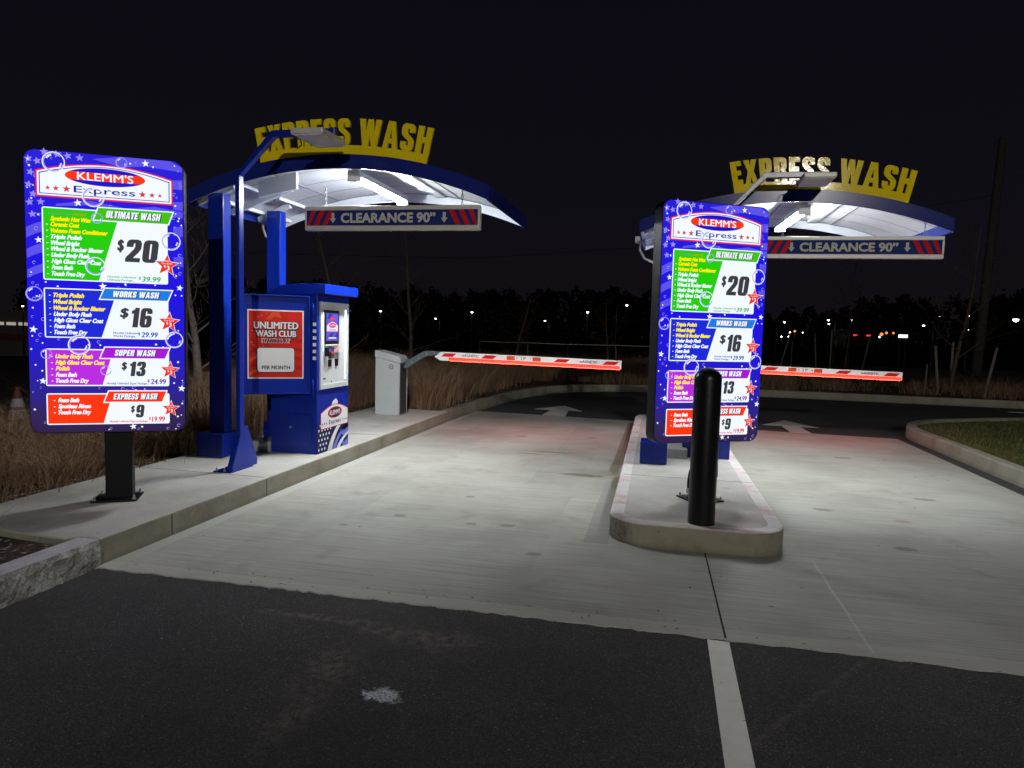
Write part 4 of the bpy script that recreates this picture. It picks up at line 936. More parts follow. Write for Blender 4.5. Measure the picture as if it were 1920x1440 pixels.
lamp_pole((-3.525, 5.24, 0.16), 1.0, 'thin blue pole with cranked arm and lamp in front of the poster kiosk', M_BLUE)
lamp_pole(G((-3.51, 5.36, 0.16)), S, 'cranked lamp pole with a bare metal arm on the island', M_GALV)

# ------------------------------------------------------------------ payment kiosks
M_DOOR = mat('door_white', (0.46, 0.49, 0.48), 0.5, var=0.05, scale=3)
def kiosk(loc, scale, label, full):
    t = thing('payment_kiosk', label, 'kiosk', loc, 0, scale, 'blue payment kiosks')
    b = MB(); b.box((-0.5, 0.002, 0.0), (0.0, 0.70, 0.553), M_BLUE, 0.006)
    f = lambda u, v, l: Vector((0.0012 + 0.0007 * l, u, v))
    def clipp(P): return [(min(0.697, max(0.006, u)), min(0.545, max(0.004, v))) for u, v in P]
    # flag graphic on the lane side
    poly(b, [(0.006, 0.004), (0.33, 0.004), (0.56, 0.22), (0.45, 0.30), (0.006, 0.30)], f, M_PRINTN, 0)
    for r_ in range(6):
        for c_ in range(6):
            u = 0.028 + c_ * 0.062 + (0.03 if r_ % 2 else 0); v = 0.025 + r_ * 0.048
            if u < 0.02 + 0.40 * (0.35 + v * 2.0): poly(b, [(u, v), (u + 0.026, v + 0.004), (u + 0.022, v + 0.027), (u - 0.002, v + 0.023)], f, M_PRINTW, 1)
    def wave(u0, w, m, l, sh=0.0, top=0.30):
        n = 10; A = []; B_ = []
        for k in range(n + 1):
            q = k / n; uu = u0 + 0.42 * q ** 1.25 + sh; vv = 0.004 + (top - 0.004) * math.sin(q * math.pi / 2)
            A.append((uu, vv)); B_.append((uu + w * (1 - 0.55 * q), vv - 0.02 * q))
        poly(b, clipp(A + B_[::-1]), f, m, l)
    wave(0.22, 0.10, M_PRINTW, 2); wave(0.335, 0.07, M_PRINTL, 2, 0, 0.24); wave(0.42, 0.08, M_PRINTW, 3, 0, 0.16)
    poly(b, clipp([(0.50, 0.27), (0.60, 0.24), (0.697, 0.27), (0.697, 0.20), (0.60, 0.17), (0.52, 0.19)]), f, M_PRINTN, 2)
    poly(b, clipp([(0.52, 0.185), (0.60, 0.165), (0.697, 0.195), (0.697, 0.14), (0.60, 0.11), (0.54, 0.13)]), f, M_PRINTL, 2)
    poly(b, clipp([(0.54, 0.125), (0.60, 0.105), (0.697, 0.135), (0.697, 0.08), (0.60, 0.05), (0.55, 0.07)]), f, M_PRINTN, 2)
    poly(b, clipp([(0.55, 0.065), (0.60, 0.045), (0.697, 0.075), (0.697, 0.006), (0.56, 0.006)]), f, M_PRINTL, 2)
    poly(b, clipp([(0.28, 0.42), (0.33, 0.50), (0.40, 0.525), (0.44, 0.50), (0.45, 0.44), (0.40, 0.45), (0.35, 0.43)]), f, M_PRINTW, 0)
    def archk(c, hw, zb, zs, zt, n=14): return [(c - hw, zb), (c + hw, zb)] + [(c + hw - 2 * hw * k / n, zs + (zt - zs) * math.sin(math.pi * k / n)) for k in range(n + 1)]
    poly(b, archk(0.375, 0.305, 0.235, 0.40, 0.47), f, M_RED, 4); poly(b, archk(0.375, 0.297, 0.242, 0.395, 0.463), f, M_PRINTW, 5)
    disc(b, 0.375, 0.385, 0.158, 0.058, f, M_RED, 6); disc(b, 0.375, 0.385, 0.148, 0.050, f, M_PRINTN, 7)
    poly(b, [(0.235, 0.37), (0.515, 0.37), (0.515, 0.40), (0.235, 0.40)], f, M_RED, 7.6)
    put_text(b, "KLEMM'S", f, 0.375, 0.360, 0.050, M_PRINTW, 0.235, 0.02, 0.0, 'c', 8.4)
    put_text(b, 'Express', f, 0.375, 0.272, 0.042, M_PRINTN, 0.265, 0.024, 0.0, 'c', 6)
    for u in (0.10, 0.145, 0.19, 0.56, 0.605, 0.65): poly(b, star_pts(u, 0.288, 0.017), f, M_DRED, 6)
    for c_ in range(3):
        for k in range(11): b.box((-0.45 + c_ * 0.05, -0.0035, 0.09 + k * 0.03), (-0.415 + c_ * 0.05, 0.003, 0.10 + k * 0.03), M_DBLUE)
    b.build('lower_cabinet', t)
    # lane-side access panel and lock on the approach face, vents, rear box
    b = MB(); b.box((-0.30, -0.008, 0.10), (-0.05, 0.003, 0.40), M_BLUE, 0.003); ap = b.build('access_panel', t)
    b = MB(); b.cyl((-0.275, -0.008, 0.265), (-0.275, -0.02, 0.265), 0.013, M_ZINC, n=16); b.build('lock', ap)
    b = MB(); b.box((-0.53, 0.012, 0.20), (-0.502, 0.30, 0.40), M_DBLUE, 0.004); b.build('rear_box', t)
    b = MB(); b.box((-0.5, 0.0, 0.5545), (-0.002, 0.702, 1.575), M_BLUE, 0.006)
    for k in range(6): b.box((-0.046, -0.0035, 0.935 + k * 0.066), (-0.012, 0.0, 0.968 + k * 0.066), M_PRINTW)
    b.build('upper_cabinet', t)
    b = MB()
    prof = [(-0.53, 1.565), (-0.50, 1.60), (-0.45, 1.632), (-0.38, 1.655), (-0.30, 1.667), (0.088, 1.674), (0.09, 1.577), (-0.53, 1.562)]
    b.prism([(x, -0.012, z) for x, z in prof], (0, 0.74, 0), M_BLUE, 0.003); b.build('cap', t)
    # service door with its recess
    b = MB(); y0, y1, z0, z1 = 0.045, 0.665, 0.64, 1.505; w = 0.05; M_WHITE = M_DOOR
    b.box((-0.004, y0, z0), (0.014, y0 + w, z1), M_WHITE, 0.003); b.box((-0.004, y1 - w, z0), (0.014, y1, z1), M_WHITE, 0.003)
    b.box((-0.0035, y0 + w, z1 - w), (0.0135, y1 - w, z1 - 0.0005), M_WHITE, 0.003); b.box((-0.0035, y0 + w, z0 + 0.0005), (0.0135, y1 - w, z0 + w), M_WHITE, 0.003)
    b.box((0.0016, 0.12, 0.735), (0.003, 0.17, 0.75), M_PRINTK); b.box((0.0016, 0.295, 0.70), (0.004, 0.31, 0.712), M_PRINTK)
    b.box((-0.0015, y0 + w, z0 + w), (0.0015, y1 - w, z1 - w), M_WHITE); dr = b.build('service_door', t)
    b = MB(); b.box((0.0005, 0.595, 0.72), (0.0125, 0.608, 1.44), M_NICHE); b.box((0.0005, 0.105, 1.02), (0.0125, 0.112, 1.40), M_NICHE); b.box((0.002, 0.17, 1.075), (0.012, 0.40, 1.083), M_NICHE); lab(b.build('niche_lamp', dr), 'thin lit strips at the edges of the white recess')
    for bx, bz in ((0.6, 1.36), (0.585, 0.80)):
        b = MB(); b.cyl((0.0135, bx + 0.03, bz), (0.022, bx + 0.03, bz), 0.010, M_ZINC, n=12); b.build('lock', dr)
    b = MB(); b.box((0.002, 0.125, 1.085), (0.02, 0.43, 1.425), M_BLACK, 0.004)
    g = lambda u, v, l: Vector((0.0205 + 0.0006 * l, u, v))
    s1 = glow('screen_blue', (92, 84, 190)); s2 = glow('screen_pale', (214, 206, 236)); s3 = glow('screen_deep', (58, 52, 150)); s4 = glow('screen_red', (214, 60, 84)); s5 = glow('screen_text', (90, 90, 110))
    poly(b, [(0.145, 1.12), (0.405, 1.12), (0.405, 1.395), (0.145, 1.395)], g, s1, 0)
    poly(b, [(0.16, 1.15), (0.24, 1.155), (0.33, 1.20), (0.25, 1.20)], g, s3, 1); poly(b, [(0.30, 1.15), (0.40, 1.15), (0.40, 1.20), (0.37, 1.20)], g, s3, 1); poly(b, [(0.15, 1.34), (0.2, 1.39), (0.29, 1.39), (0.22, 1.34)], g, s3, 1)
    poly(b, archk(0.275, 0.125, 1.21, 1.275, 1.315), g, s4, 1); poly(b, archk(0.275, 0.120, 1.216, 1.27, 1.309), g, s2, 2)
    disc(b, 0.275, 1.275, 0.075, 0.024, g, s3, 3); disc(b, 0.275, 1.275, 0.065, 0.018, g, s4, 4)
    put_text(b, "KLEMM'S", g, 0.275, 1.267, 0.016, s2, 0.10, 0.02, 0, 'c', 5); put_text(b, 'Express', g, 0.275, 1.224, 0.018, s5, 0.13, 0.02, 0, 'c', 3)
    disc(b, 0.275, 1.342, 0.055, 0.016, g, s4, 2); poly(b, [(0.19, 1.142), (0.36, 1.142), (0.36, 1.156), (0.19, 1.156)], g, s2, 2)
    b.build('screen', dr)
    b = MB(); b.box((0.0016, 0.14, 0.97), (0.05, 0.20, 1.055), M_BLACK, 0.006); b.box((0.0502, 0.15, 1.01), (0.052, 0.19, 1.045), s1); lab(b.build('card_reader', dr), 'black card reader with a small lit display')
    b = MB(); b.box((0.0016, 0.225, 0.945), (0.035, 0.295, 1.065), M_DGREY, 0.004); b.box((0.035, 0.23, 0.99), (0.037, 0.29, 1.015), s4); b.box((0.0016, 0.225, 0.86), (0.012, 0.285, 0.93), M_BLACK, 0.003); b.build('bill_slot', dr)
    b = MB(); b.box((0.0016, 0.36, 1.0), (0.03, 0.47, 1.012), M_ALU, 0.002); b.build('receipt_tray', dr); b = MB(); b.box((0.0016, 0.37, 0.86), (0.012, 0.43, 0.935), M_BLACK, 0.003); b.build('receipt_slot', dr); b = MB(); b.prism([(0.002, 0.37, 1.02), (0.002, 0.45, 1.02), (0.002, 0.45, 1.065), (0.002, 0.39, 1.065)], (0.008, 0, 0), mat('pink_plate', (0.6, 0.3, 0.3), 0.4)); b.build('receipt_flap', dr)
    for z in (1.42, 0.72):
        b = MB(); b.box((-0.012, 0.7025, z), (0.0, 0.755, z + 0.028), M_BLUE, 0.004); b.build('latch_tab', t)
    # open side panel with the club poster, hinged on the approach corner
    a = math.radians(33)
    hx, hy = -0.062, -0.010
    Mx = Matrix.Translation((hx, hy, 0)) @ Matrix.Rotation(a, 4, 'Z')
    b = MB(); W0, W1, zz0, zz1 = -0.665, -0.012, 0.605, 1.552
    b.box((W0, 0.0, zz0), (W1, 0.025, zz1), M_BLUE, 0.003, M=Mx)
    for q in ((W0, -0.022, zz0, W0 + 0.014, 0.0, zz1), (W1 - 0.014, -0.022, zz0, W1, 0.0, zz1), (W0 + 0.0145, -0.0215, zz1 - 0.014, W1 - 0.0145, 0.0, zz1 - 0.0005), (W0 + 0.0145, -0.0215, zz0 + 0.0005, W1 - 0.0145, 0.0, zz0 + 0.014)):
        b.box(q[:3], q[3:], M_BLUE, 0.003, M=Mx)
    b.box((W0, 0.0255, zz0 + 0.002), (W0 + 0.02, 0.08, zz1 - 0.002), M_BLUE, 0.003, M=Mx)
    sp = lab(b.build('side_panel', t), 'blue side panel swung open with a red poster')
    b = MB(); g = lambda u, v, l: Mx @ Vector((u, -0.0015 - 0.0008 * l, v))
    u0, u1, v0, v1 = -0.578, -0.068, 0.752, 1.408
    poly(b, [(u0, v0), (u1, v0), (u1, v1), (u0, v1)], g, M_PRINTW, 0); e_ = 0.012
    poly(b, [(u0 + e_, v0 + e_), (u1 - e_, v0 + e_), (u1 - e_, v1 - e_), (u0 + e_, v1 - e_)], g, M_POSTER, 1)
    U = lambda q: u0 + e_ + (u1 - u0 - 2 * e_) * q; V = lambda q: v0 + e_ + (v1 - v0 - 2 * e_) * q
    for k in range(4):                              # waving stripes of the flag behind the words
        q = k * 0.105
        poly(b, [(U(0.005), V(0.02 + q)), (U(0.2), V(0.10 + q)), (U(0.38), V(0.15 + q)), (U(0.38), V(0.20 + q)), (U(0.2), V(0.16 + q)), (U(0.005), V(0.075 + q))], g, M_POSTER2 if k % 2 == 0 else M_POSTER3, 2)
        poly(b, [(U(0.72), V(0.12 + q * 1.3)), (U(0.86), V(0.13 + q * 1.3)), (U(0.995), V(0.11 + q * 1.3)), (U(0.995), V(0.17 + q * 1.3)), (U(0.86), V(0.185 + q * 1.3)), (U(0.72), V(0.17 + q * 1.3))], g, M_POSTER3, 2)
    poly(b, [(U(0.33), V(0.88)), (U(0.42), V(0.985)), (U(0.56), V(0.985)), (U(0.60), V(0.90)), (U(0.48), V(0.92)), (U(0.38), V(0.87))], g, M_POSTER2, 2)
    rr = random.Random(9)
    for k in range(26):
        q = (rr.uniform(0.02, 0.33), rr.uniform(0.35, 0.96))
        poly(b, star_pts(U(q[0]), V(q[1]), 0.011, rr.uniform(0, 1)), g, M_POSTST, 2.5)
    for body, vb, cap, wd in (('UNLIMITED', 0.735, 0.066, 0.80), ('WASH CLUB', 0.615, 0.060, 0.72)):
        put_text(b, body, g, U(0.51), V(vb) - 0.006, cap + 0.008, M_PRINTK, (u1 - u0) * wd + 0.012, 0.075, 0, 'c', 3); put_text(b, body, g, U(0.505), V(vb), cap, M_PRINTW, (u1 - u0) * wd, 0.04, 0, 'c', 4)
    put_text(b, 'STARTING AT', g, U(0.50), V(0.527) - 0.003, 0.040, M_PRINTW, (u1 - u0) * 0.515, 0.06, 0, 'c', 3); put_text(b, 'STARTING AT', g, U(0.50), V(0.527), 0.034, M_PRINTK, (u1 - u0) * 0.49, 0.045, 0, 'c', 4)
    poly(b, rrect(U(0.145), U(0.855), V(0.075), V(0.455), 0.03), g, M_PRINTK, 3); poly(b, rrect(U(0.157), U(0.843), V(0.085), V(0.446), 0.026), g, M_PRINTW, 4)
    put_text(b, 'PER MONTH', g, U(0.50), V(0.122), 0.036, M_PRINTK, (u1 - u0) * 0.50, 0.035, 0, 'c', 5)
    b.build('poster', sp)
    for z in (0.66, 1.40):
        b = MB(); b.cyl((-0.036, -0.014, z - 0.08), (-0.036, -0.014, z + 0.08), 0.009, M_BLUE, n=10); b.build('hinge', t)
    return t
kiosk((-3.27, 6.235, 0.16), 1.0, 'blue payment kiosk with a red unlimited wash club poster on its side panel', True)
kiosk((0.736, 7.43, 0.16), S, 'blue payment kiosk hidden behind the menu board and bollard on the island', False)

# ------------------------------------------------------------------ barrier gates
def gate(loc, scale, label):
    t = thing('barrier_gate', label, 'barrier gate', loc, 0, scale, 'boom barrier gates')
    b = MB(); b.prism([(0.0, 0, 0.0), (0.372, 0, 0.0), (0.372, 0, 0.75), (0.0, 0, 0.835)], (0, 0.28, 0), M_GREY, 0.01); b.build('cabinet', t)
    b = MB(); b.box((0.3735, 0.02, 0.02), (0.385, 0.26, 0.745), M_DGREY, 0.003); b.box((0.3732, 0.262, 0.005), (0.388, 0.278, 0.76), M_GREY, 0.003); b.build('side_cover', t)
    b = MB(); b.prism([(-0.008, -0.01, 0.835), (0.385, -0.01, 0.752), (0.392, -0.01, 0.80), (0.38, -0.01, 0.838), (0.34, -0.01, 0.862), (0.02, -0.01, 0.932), (-0.008, -0.01, 0.93)], (0, 0.30, 0), M_GREY, 0.012); b.build('lid', t)
    b = MB(); b.cyl((0.245, -0.001, 0.70), (0.245, -0.006, 0.70), 0.034, M_PRINTK, n=24); b.cyl((0.245, -0.006, 0.70), (0.245, -0.009, 0.70), 0.024, M_ALU, n=24); b.cyl((0.245, -0.009, 0.70), (0.245, -0.012, 0.70), 0.012, M_DGREY, n=16); b.build('lock', t)
    b = MB(); ya = 0.10
    b.prism([(0.40, ya, 0.685), (0.43, ya, 0.675), (0.735, ya, 0.865), (0.80, ya, 0.872), (0.96, ya, 0.918), (0.97, ya, 0.935), (0.72, ya, 0.945), (0.42, ya, 0.775)], (0, 0.07, 0), M_ARMGREY, 0.004)
    b.cyl((0.386, 0.135, 0.715), (0.44, 0.135, 0.715), 0.035, M_DGREY, n=14)
    for x, z in ((0.52, 0.775), (0.62, 0.83), (0.74, 0.90), (0.86, 0.915)): b.cyl((x, ya - 0.001, z), (x, ya - 0.006, z), 0.008, M_ZINC, n=8)
    b.build('bracket', t)
    # boom in its own tilted frame
    Mx = Matrix.Translation((0.86, 0.0, 0.876)) @ Matrix.Rotation(math.radians(0.85), 4, 'Y')
    Lb = 2.645; hb = 0.062
    b = MB(); t2 = [(0.0, 0.085, -0.012), (0.09, 0.085, -hb), (Lb, 0.085, -hb), (Lb, 0.085, hb), (0.10, 0.085, hb)]
    b.prism(t2, (0, 0.05, 0), M_BOOM, 0.004, M=Mx)
    g = lambda u, v, l: Mx @ Vector((u, 0.0842 - 0.0008 * l, v))
    for u in (0.10, 0.69, 1.72, 2.385):
        poly(b, [(u, -0.004), (u + 0.17, -0.004), (u + 0.23, 0.046), (u + 0.06, 0.046)], g, M_RED, 0)
    poly(b, [(1.06, -0.006), (1.54, -0.006), (1.54, 0.052), (1.06, 0.052)], g, M_ORNG, 0); poly(b, [(1.175, -0.004), (1.425, -0.004), (1.425, 0.050), (1.175, 0.050)], g, M_PRINTW, 1)
    put_text(b, "17'", g, 1.30, 0.004, 0.036, M_PRINTK, 0.07, 0.02, 0, 'c', 2)
    for u in (1.205, 1.395): disc(b, u, 0.026, 0.008, 0.008, g, M_DGREY, 2, 10)
    for u in (0.41, 2.08): 
        put_text(b, 'mAGNETIC', g, u, 0.008, 0.034, M_PRINTK, 0.245, 0.02, 0, 'l', 1)
    bo = lab(b.build('boom', t), 'white boom with red slanted marks')
    b = MB(); b.box((0.22, 0.070, -0.056), (Lb - 0.02, 0.0835, -0.012), M_LED, 0.003, M=Mx)
    b.box((0.24, 0.072, -0.0575), (Lb - 0.03, 0.0815, -0.0525), M_LEDD, M=Mx)
    k = 0.235
    while k < Lb - 0.03:
        b.box((k, 0.0655, -0.044), (k + 0.022, 0.0695, -0.028), M_LEDH, M=Mx); k += 0.037
    lab(b.build('light_strip', bo), 'glowing red light strip along the boom')
    return t
gate((-4.02, 9.40, 0.16), 1.0, 'barrier gate with its grey cabinet in view past the poster kiosk')
gate((-0.02, 10.55, 0.135), S, 'barrier gate across the island lane whose cabinet the menu board hides')

# ------------------------------------------------------------------ street lamp of the car park behind the camera
def street_lamp(loc, h, label, glow_m, arm=0.6, size=0.2, group='street lamps', pole_m=None, face=1):
    t = thing('street_lamp', label, 'street lamp', loc, 0, 1.0, group)
    b = MB(); b.cyl((0, 0, 0), (0, 0, h), 0.06, pole_m or M_DGREY, 0.045, 10); b.cyl((0, 0, h - 0.03), (face * arm, 0, h), 0.03, pole_m or M_DGREY, 0.03, 8); b.build('pole', t)
    b = MB(); b.box((face * arm - size * 0.8, -size * 0.6, h + 0.011), (face * arm + size * 0.8, size * 0.6, h + 0.08), M_DGREY, 0.01); b.build('lamp_head', t)
    b = MB(); b.lathe([(size * q[0], size * q[1]) for q in ((0.2, -0.62), (0.48, -0.45), (0.62, -0.15), (0.62, 0.0))], (face * arm, 0, h + 0.008), glow_m, 14); b.build('lens', t)
    return t
lt = street_lamp((LOT_LAMP[0], LOT_LAMP[1], -0.01), LOT_LAMP[2], 'tall car park lamp standing behind the viewer', M_LAMPHOT, 0.0, 0.3, 'car park lamps')
ld = bpy.data.lights.new('lamp_bulb', 'SPOT'); ld.energy = LOT_POWER; ld.spot_size = math.radians(150); ld.spot_blend = 0.6; ld.shadow_soft_size = 0.22; ld.color = (1.0, 0.96, 0.88)
lo = bpy.data.objects.new('lamp_bulb', ld); C.objects.link(lo); lo.parent = lt; lo.location = (0, 0, LOT_LAMP[2] - 0.14)
lo.rotation_euler = Vector((-0.25, 1, -0.42)).to_track_quat('-Z', 'Y').to_euler()

# distant lamps down the slope: (px ray worked out once, kept as world positions)
FAR = [(-25.2, 60, 2.75, 0, 0.15, 1), (-24.9, 75, 2.38, 0.5, 0.16, -1), (-16.55, 60, 2.84, 0, 0.15, 1), (-13.3, 80, 2.5, 0.5, 0.17, -1), (-6.3, 60, 3.06, 0, 0.16, 1), (-2.5, 50, 3.33, 0.7, 0.13, 1),
       (9.67, 60, 2.58, 0.6, 0.12, 1), (11.9, 55, 2.72, 0.5, 0.11, -1), (15.2, 70, 2.71, 0.5, 0.13, -1), (13.44, 55, 2.75, 0, 0.11, 1), (16.6, 50, 2.39, 0.6, 0.11, -1), (17.25, 45, 2.91, 0, 0.10, 1), (23.0, 60, 2.33, 0.6, 0.13, -1), (17.5, 40, 2.61, 0.6, 0.2, -1), (21.0, 60, 3.27, 0, 0.07, 1)]
LBL = ['lowest hung far lamp just right of the blue kiosk cap', 'cool far lamp nearest right of the grey gate cabinet', 'round warm far lamp above the start of the boom', 'cool far lamp above the orange label of the boom', 'round far lamp above the last third of the nearer boom', 'highest far lamp, beside the edge of the island menu board',
       'far lamp on a short post right of the island menu board', 'upper lamp of the close pair over the far boom', 'lower lamp of the close pair over the far boom', 'single far lamp over the slanted mark of the far boom', 'small far lamp left of the staked tree', 'far lamp shining through the crown of the staked tree', 'lower far lamp right of the staked tree', 'largest far lamp at the right edge past the utility pole', 'tiny dim lamp in the crown of the staked tree']
for (x, y, z, arm, size, face), l in zip(FAR, LBL):
    g0 = -5.2 if y > 52 else -4.2
    street_lamp((x - face * arm, y, g0), z - g0, l, M_LAMPCOOL if arm else M_LAMPHOT, arm, size, 'distant street lamps', face=face)
# small far lights on the road below
def low_light(x, y, z, m, s_, label, h=1.2):
    t = thing('light_post', label, 'light', (x, y, z - h), 0, 1, 'low lights along the far road')
    b = MB(); b.cyl((0, 0, 0), (0, 0, h - s_), 0.05, M_DGREY, n=8); b.build('post', t)
    b = MB(); b.lathe([(s_ * 0.3, -s_), (s_, -s_ * 0.4), (s_, s_ * 0.4), (s_ * 0.3, s_)], (0, 0, h), m, 10); b.build('lamp', t)
for i, (px, pz, m, s_, l) in enumerate([(16.95, 1.80, M_AMBER, 0.13, 'amber light nearest right of the red tail lamps'), (17.3, 1.92, M_AMBER, 0.10, 'upper amber light of the far group'), (17.8, 1.92, M_AMBER, 0.09, 'amber light nearest the white lit sign'), (16.8, 1.58, M_LAMPCOOL, 0.05, 'tiny white light under the amber lights'),
                                         (10.15, 1.74, M_LAMPHOT, 0.06, 'small warm light right of the lamp by the island menu board'), (10.5, 1.87, M_AMBER, 0.09, 'small amber light nearest the island menu board'), (11.1, 1.77, M_LAMPHOT, 0.035, 'faint white speck left of the close lamp pair'), (10.05, 1.42, M_LAMPHOT, 0.05, 'lowest white speck by the island menu board'), (9.5, 1.40, M_LAMPCOOL, 0.05, 'white speck at the foot of the short lamp post')]):
    low_light(px, 60, pz, m, s_, l)
# car with tail lamps and a lit sign down there
t = thing('parked_car', 'dark far car showing two red tail lamps', 'car', (12.94, 50, 0.66))
b = MB(); b.prism([(-0.85, 0, 0.25), (0.85, 0, 0.25), (0.88, 0, 0.75), (0.7, 0.3, 1.0), (0.6, 0.5, 1.38), (-0.6, 0.5, 1.38), (-0.7, 0.3, 1.0), (-0.88, 0, 0.75)], (0, 4.0, 0), mat('dark_car_paint', (0.006, 0.006, 0.007), 0.5, spec=0.1), 0.04); b.build('body', t)
for sx_ in (-1, 1):
    b = MB(); b.box((sx_ * 0.40 - 0.13, -0.04, 0.93), (sx_ * 0.40 + 0.13, 0.02, 1.02), M_TAIL, 0.01); b.build('tail_lamp', t)
    for yy in (0.7, 3.1):
        b = MB(); b.cyl((sx_ * 0.88, yy, 0.3), (sx_ * 0.70, yy, 0.3), 0.3, M_DGREY, n=14); b.build('wheel', t)
t = thing('lit_sign', 'small white lit sign beyond the far boom', 'sign', (15.42, 50, 0.6))
b = MB(); b.box((-0.2, 0, -4.5), (-0.15, 0.08, 0.95), M_DBARK); b.build('post', t); b = MB(); b.box((0.15, 0, -4.5), (0.2, 0.08, 0.95), M_DBARK); b.build('post', t)
b = MB(); b.box((-0.27, -0.05, 0.95), (0.27, 0.03, 1.16), mat('sign_glow', (0.9, 0.9, 0.9), 0.4, emit=(0.85, 0.9, 1.0), strength=1.6), 0.01); b.build('panel', t)
# long low building far to the left
t = thing('store_building', 'long dim building at the far left with a row of lit windows', 'building', (-52, 46, -2.0))
M_DIMW = mat('dim_wall', (0.20, 0.185, 0.16), 0.85, emit=(0.20, 0.17, 0.14), strength=0.045, var=0.1)
b = MB(); b.box((-12, 0, 0.2), (6, 10, 3.85), mat('far_wall', (0.22, 0.20, 0.18), 0.85, var=0.15, scale=1.5)); b.build('wall', t)
b = MB(); b.box((-12.1, -0.3, 1.5), (6.1, -0.01, 2.0), mat('far_brick', (0.22, 0.07, 0.05), 0.85, var=0.2, scale=4)); b.build('brick_band', t)
gm = mat('far_window_glow', (0.8, 0.8, 0.8), 0.4, emit=(1.0, 0.9, 0.78), strength=0.35)
for k in range(5):
    b = MB(); b.box((-1.3 + k * 1.15, -0.06, 2.66), (-0.45 + k * 1.15, -0.005, 2.9), gm); b.box((-1.35 + k * 1.15, -0.055, 2.6), (-0.4 + k * 1.15, -0.004, 2.655), M_DGREY); b.build('window', t)
street_lamp((-43.0, 40, -2), 4.1, 'warm lamp at the far left just above the long building', M_LAMPHOT, 0, 0.10, 'distant street lamps')

# traffic cone in the dry grass
t = thing('traffic_cone', 'dark orange traffic cone with two white bands in the dry grass', 'traffic cone', (-7.97, 7.3, -0.16))
b = MB(); b.box((-0.18, -0.18, 0.0), (0.18, 0.18, 0.03), mat('cone_base', (0.03, 0.03, 0.03), 0.7), 0.006); b.build('base', t)
b = MB(); mo = mat('cone_orange', (0.075, 0.016, 0.008), 0.7); mw = mat('cone_white', (0.2, 0.2, 0.2), 0.6)  # dimness of its dark spot put into the cone colours
zs = [(0.13, 0.03), (0.108, 0.30), (0.085, 0.42), (0.078, 0.455), (0.056, 0.56), (0.035, 0.665), (0.028, 0.70)]
for (ra, za), (rb, zb), m_ in zip(zs, zs[1:], (mo, mw, mo, mw, mo, mo)): b.cyl((0, 0, za), (0, 0, zb), ra, m_, rb, 18, cap=(zb > 0.69))
b.build('cone', t)

# ------------------------------------------------------------------ vegetation
def blades(name, clumps, m, segs=3, wd=(0.003, 0.006), seed=3, kind='stuff'):
    rs = np.random.RandomState(seed); V = []; Fc = []
    for (cx, cy, cz, n, h, spread, lean) in clumps:
        for _ in range(n):
            a = rs.uniform(0, 2 * math.pi); rr_ = abs(rs.normal(0, 0.10)) * spread; hh = h * rs.uniform(0.45, 1.12)
            bx, by = cx + rr_ * math.cos(a), cy + rr_ * math.sin(a)
            out = a + rs.normal(0, 0.5); bend = hh * lean * rs.uniform(0.05, 1.25); w = rs.uniform(*wd); wa = rs.uniform(0, math.pi)
            base = len(V)
            for s_ in range(segs + 1):
                q = s_ / segs; x = bx + math.cos(out) * bend * q ** 1.8; y = by + math.sin(out) * bend * q ** 1.8; z = cz + hh * (q - 0.22 * lean * q ** 3)
                ww = w * (1 - 0.75 * q)
                V.append((x - math.cos(wa) * ww, y - math.sin(wa) * ww, z)); V.append((x + math.cos(wa) * ww, y + math.sin(wa) * ww, z))
            for s_ in range(segs):
                k = base + 2 * s_; Fc.append((k, k + 1, k + 3, k + 2))
    return mesh_np(name, V, Fc, m, kind)
rg = random.Random(21); cl = []
def scatter(n, x0, x1, y0, y1, h0, h1, nb, spread, lean, z=0.12, keep=None):
    for _ in range(n):
        x, y = rg.uniform(x0, x1), rg.uniform(y0, y1)
        if keep and not keep(x, y): continue
        cl.append((x, y, z, nb, rg.uniform(h0, h1), spread, lean))
def edge_x(y):                                       # kerb line on the left of the exit
    for (xa, ya), (xb, yb) in zip(FK, FK[1:]):
        if ya <= y <= yb: return xa + (xb - xa) * (y - ya) / (yb - ya)
    return -3.17 if y < 10.2 else -0.5
scatter(210, -6.6, -4.62, 3.3, 7.0, 0.22, 0.44, 75, 1.9, 1.1)
scatter(70, -8.6, -6.5, 4.0, 7.2, 0.25, 0.5, 75, 1.9, 1.0, z=0.1)
scatter(30, -5.4, -4.5, 2.6, 3.8, 0.22, 0.40, 70, 1.5, 1.1)
scatter(12, -4.5, -4.05, 2.6, 3.25, 0.12, 0.26, 40, 1.2, 1.1)
scatter(120, -6.6, -4.65, 6.5, 10.5, 0.45, 0.85, 75, 1.6, 0.75)
scatter(280, -7.5, -3.3, 10.3, 17.2, 0.55, 0.95, 95, 1.8, 0.65, keep=lambda x, y: x < edge_x(y) - 0.45)
scatter(240, -4.5, 3.0, 17.7, 21.5, 0.45, 0.8, 75, 1.9, 0.7)
scatter(150, 3.0, 16.0, 17.75, 22.0, 0.2, 0.45, 55, 1.9, 0.9)
scatter(60, 7.5, 16.0, 18.2, 22.0, 0.35, 0.6, 60, 2.2, 0.9)
blades('dry_grass', cl, M_STRAW, 4, (0.0018, 0.0042), 5)
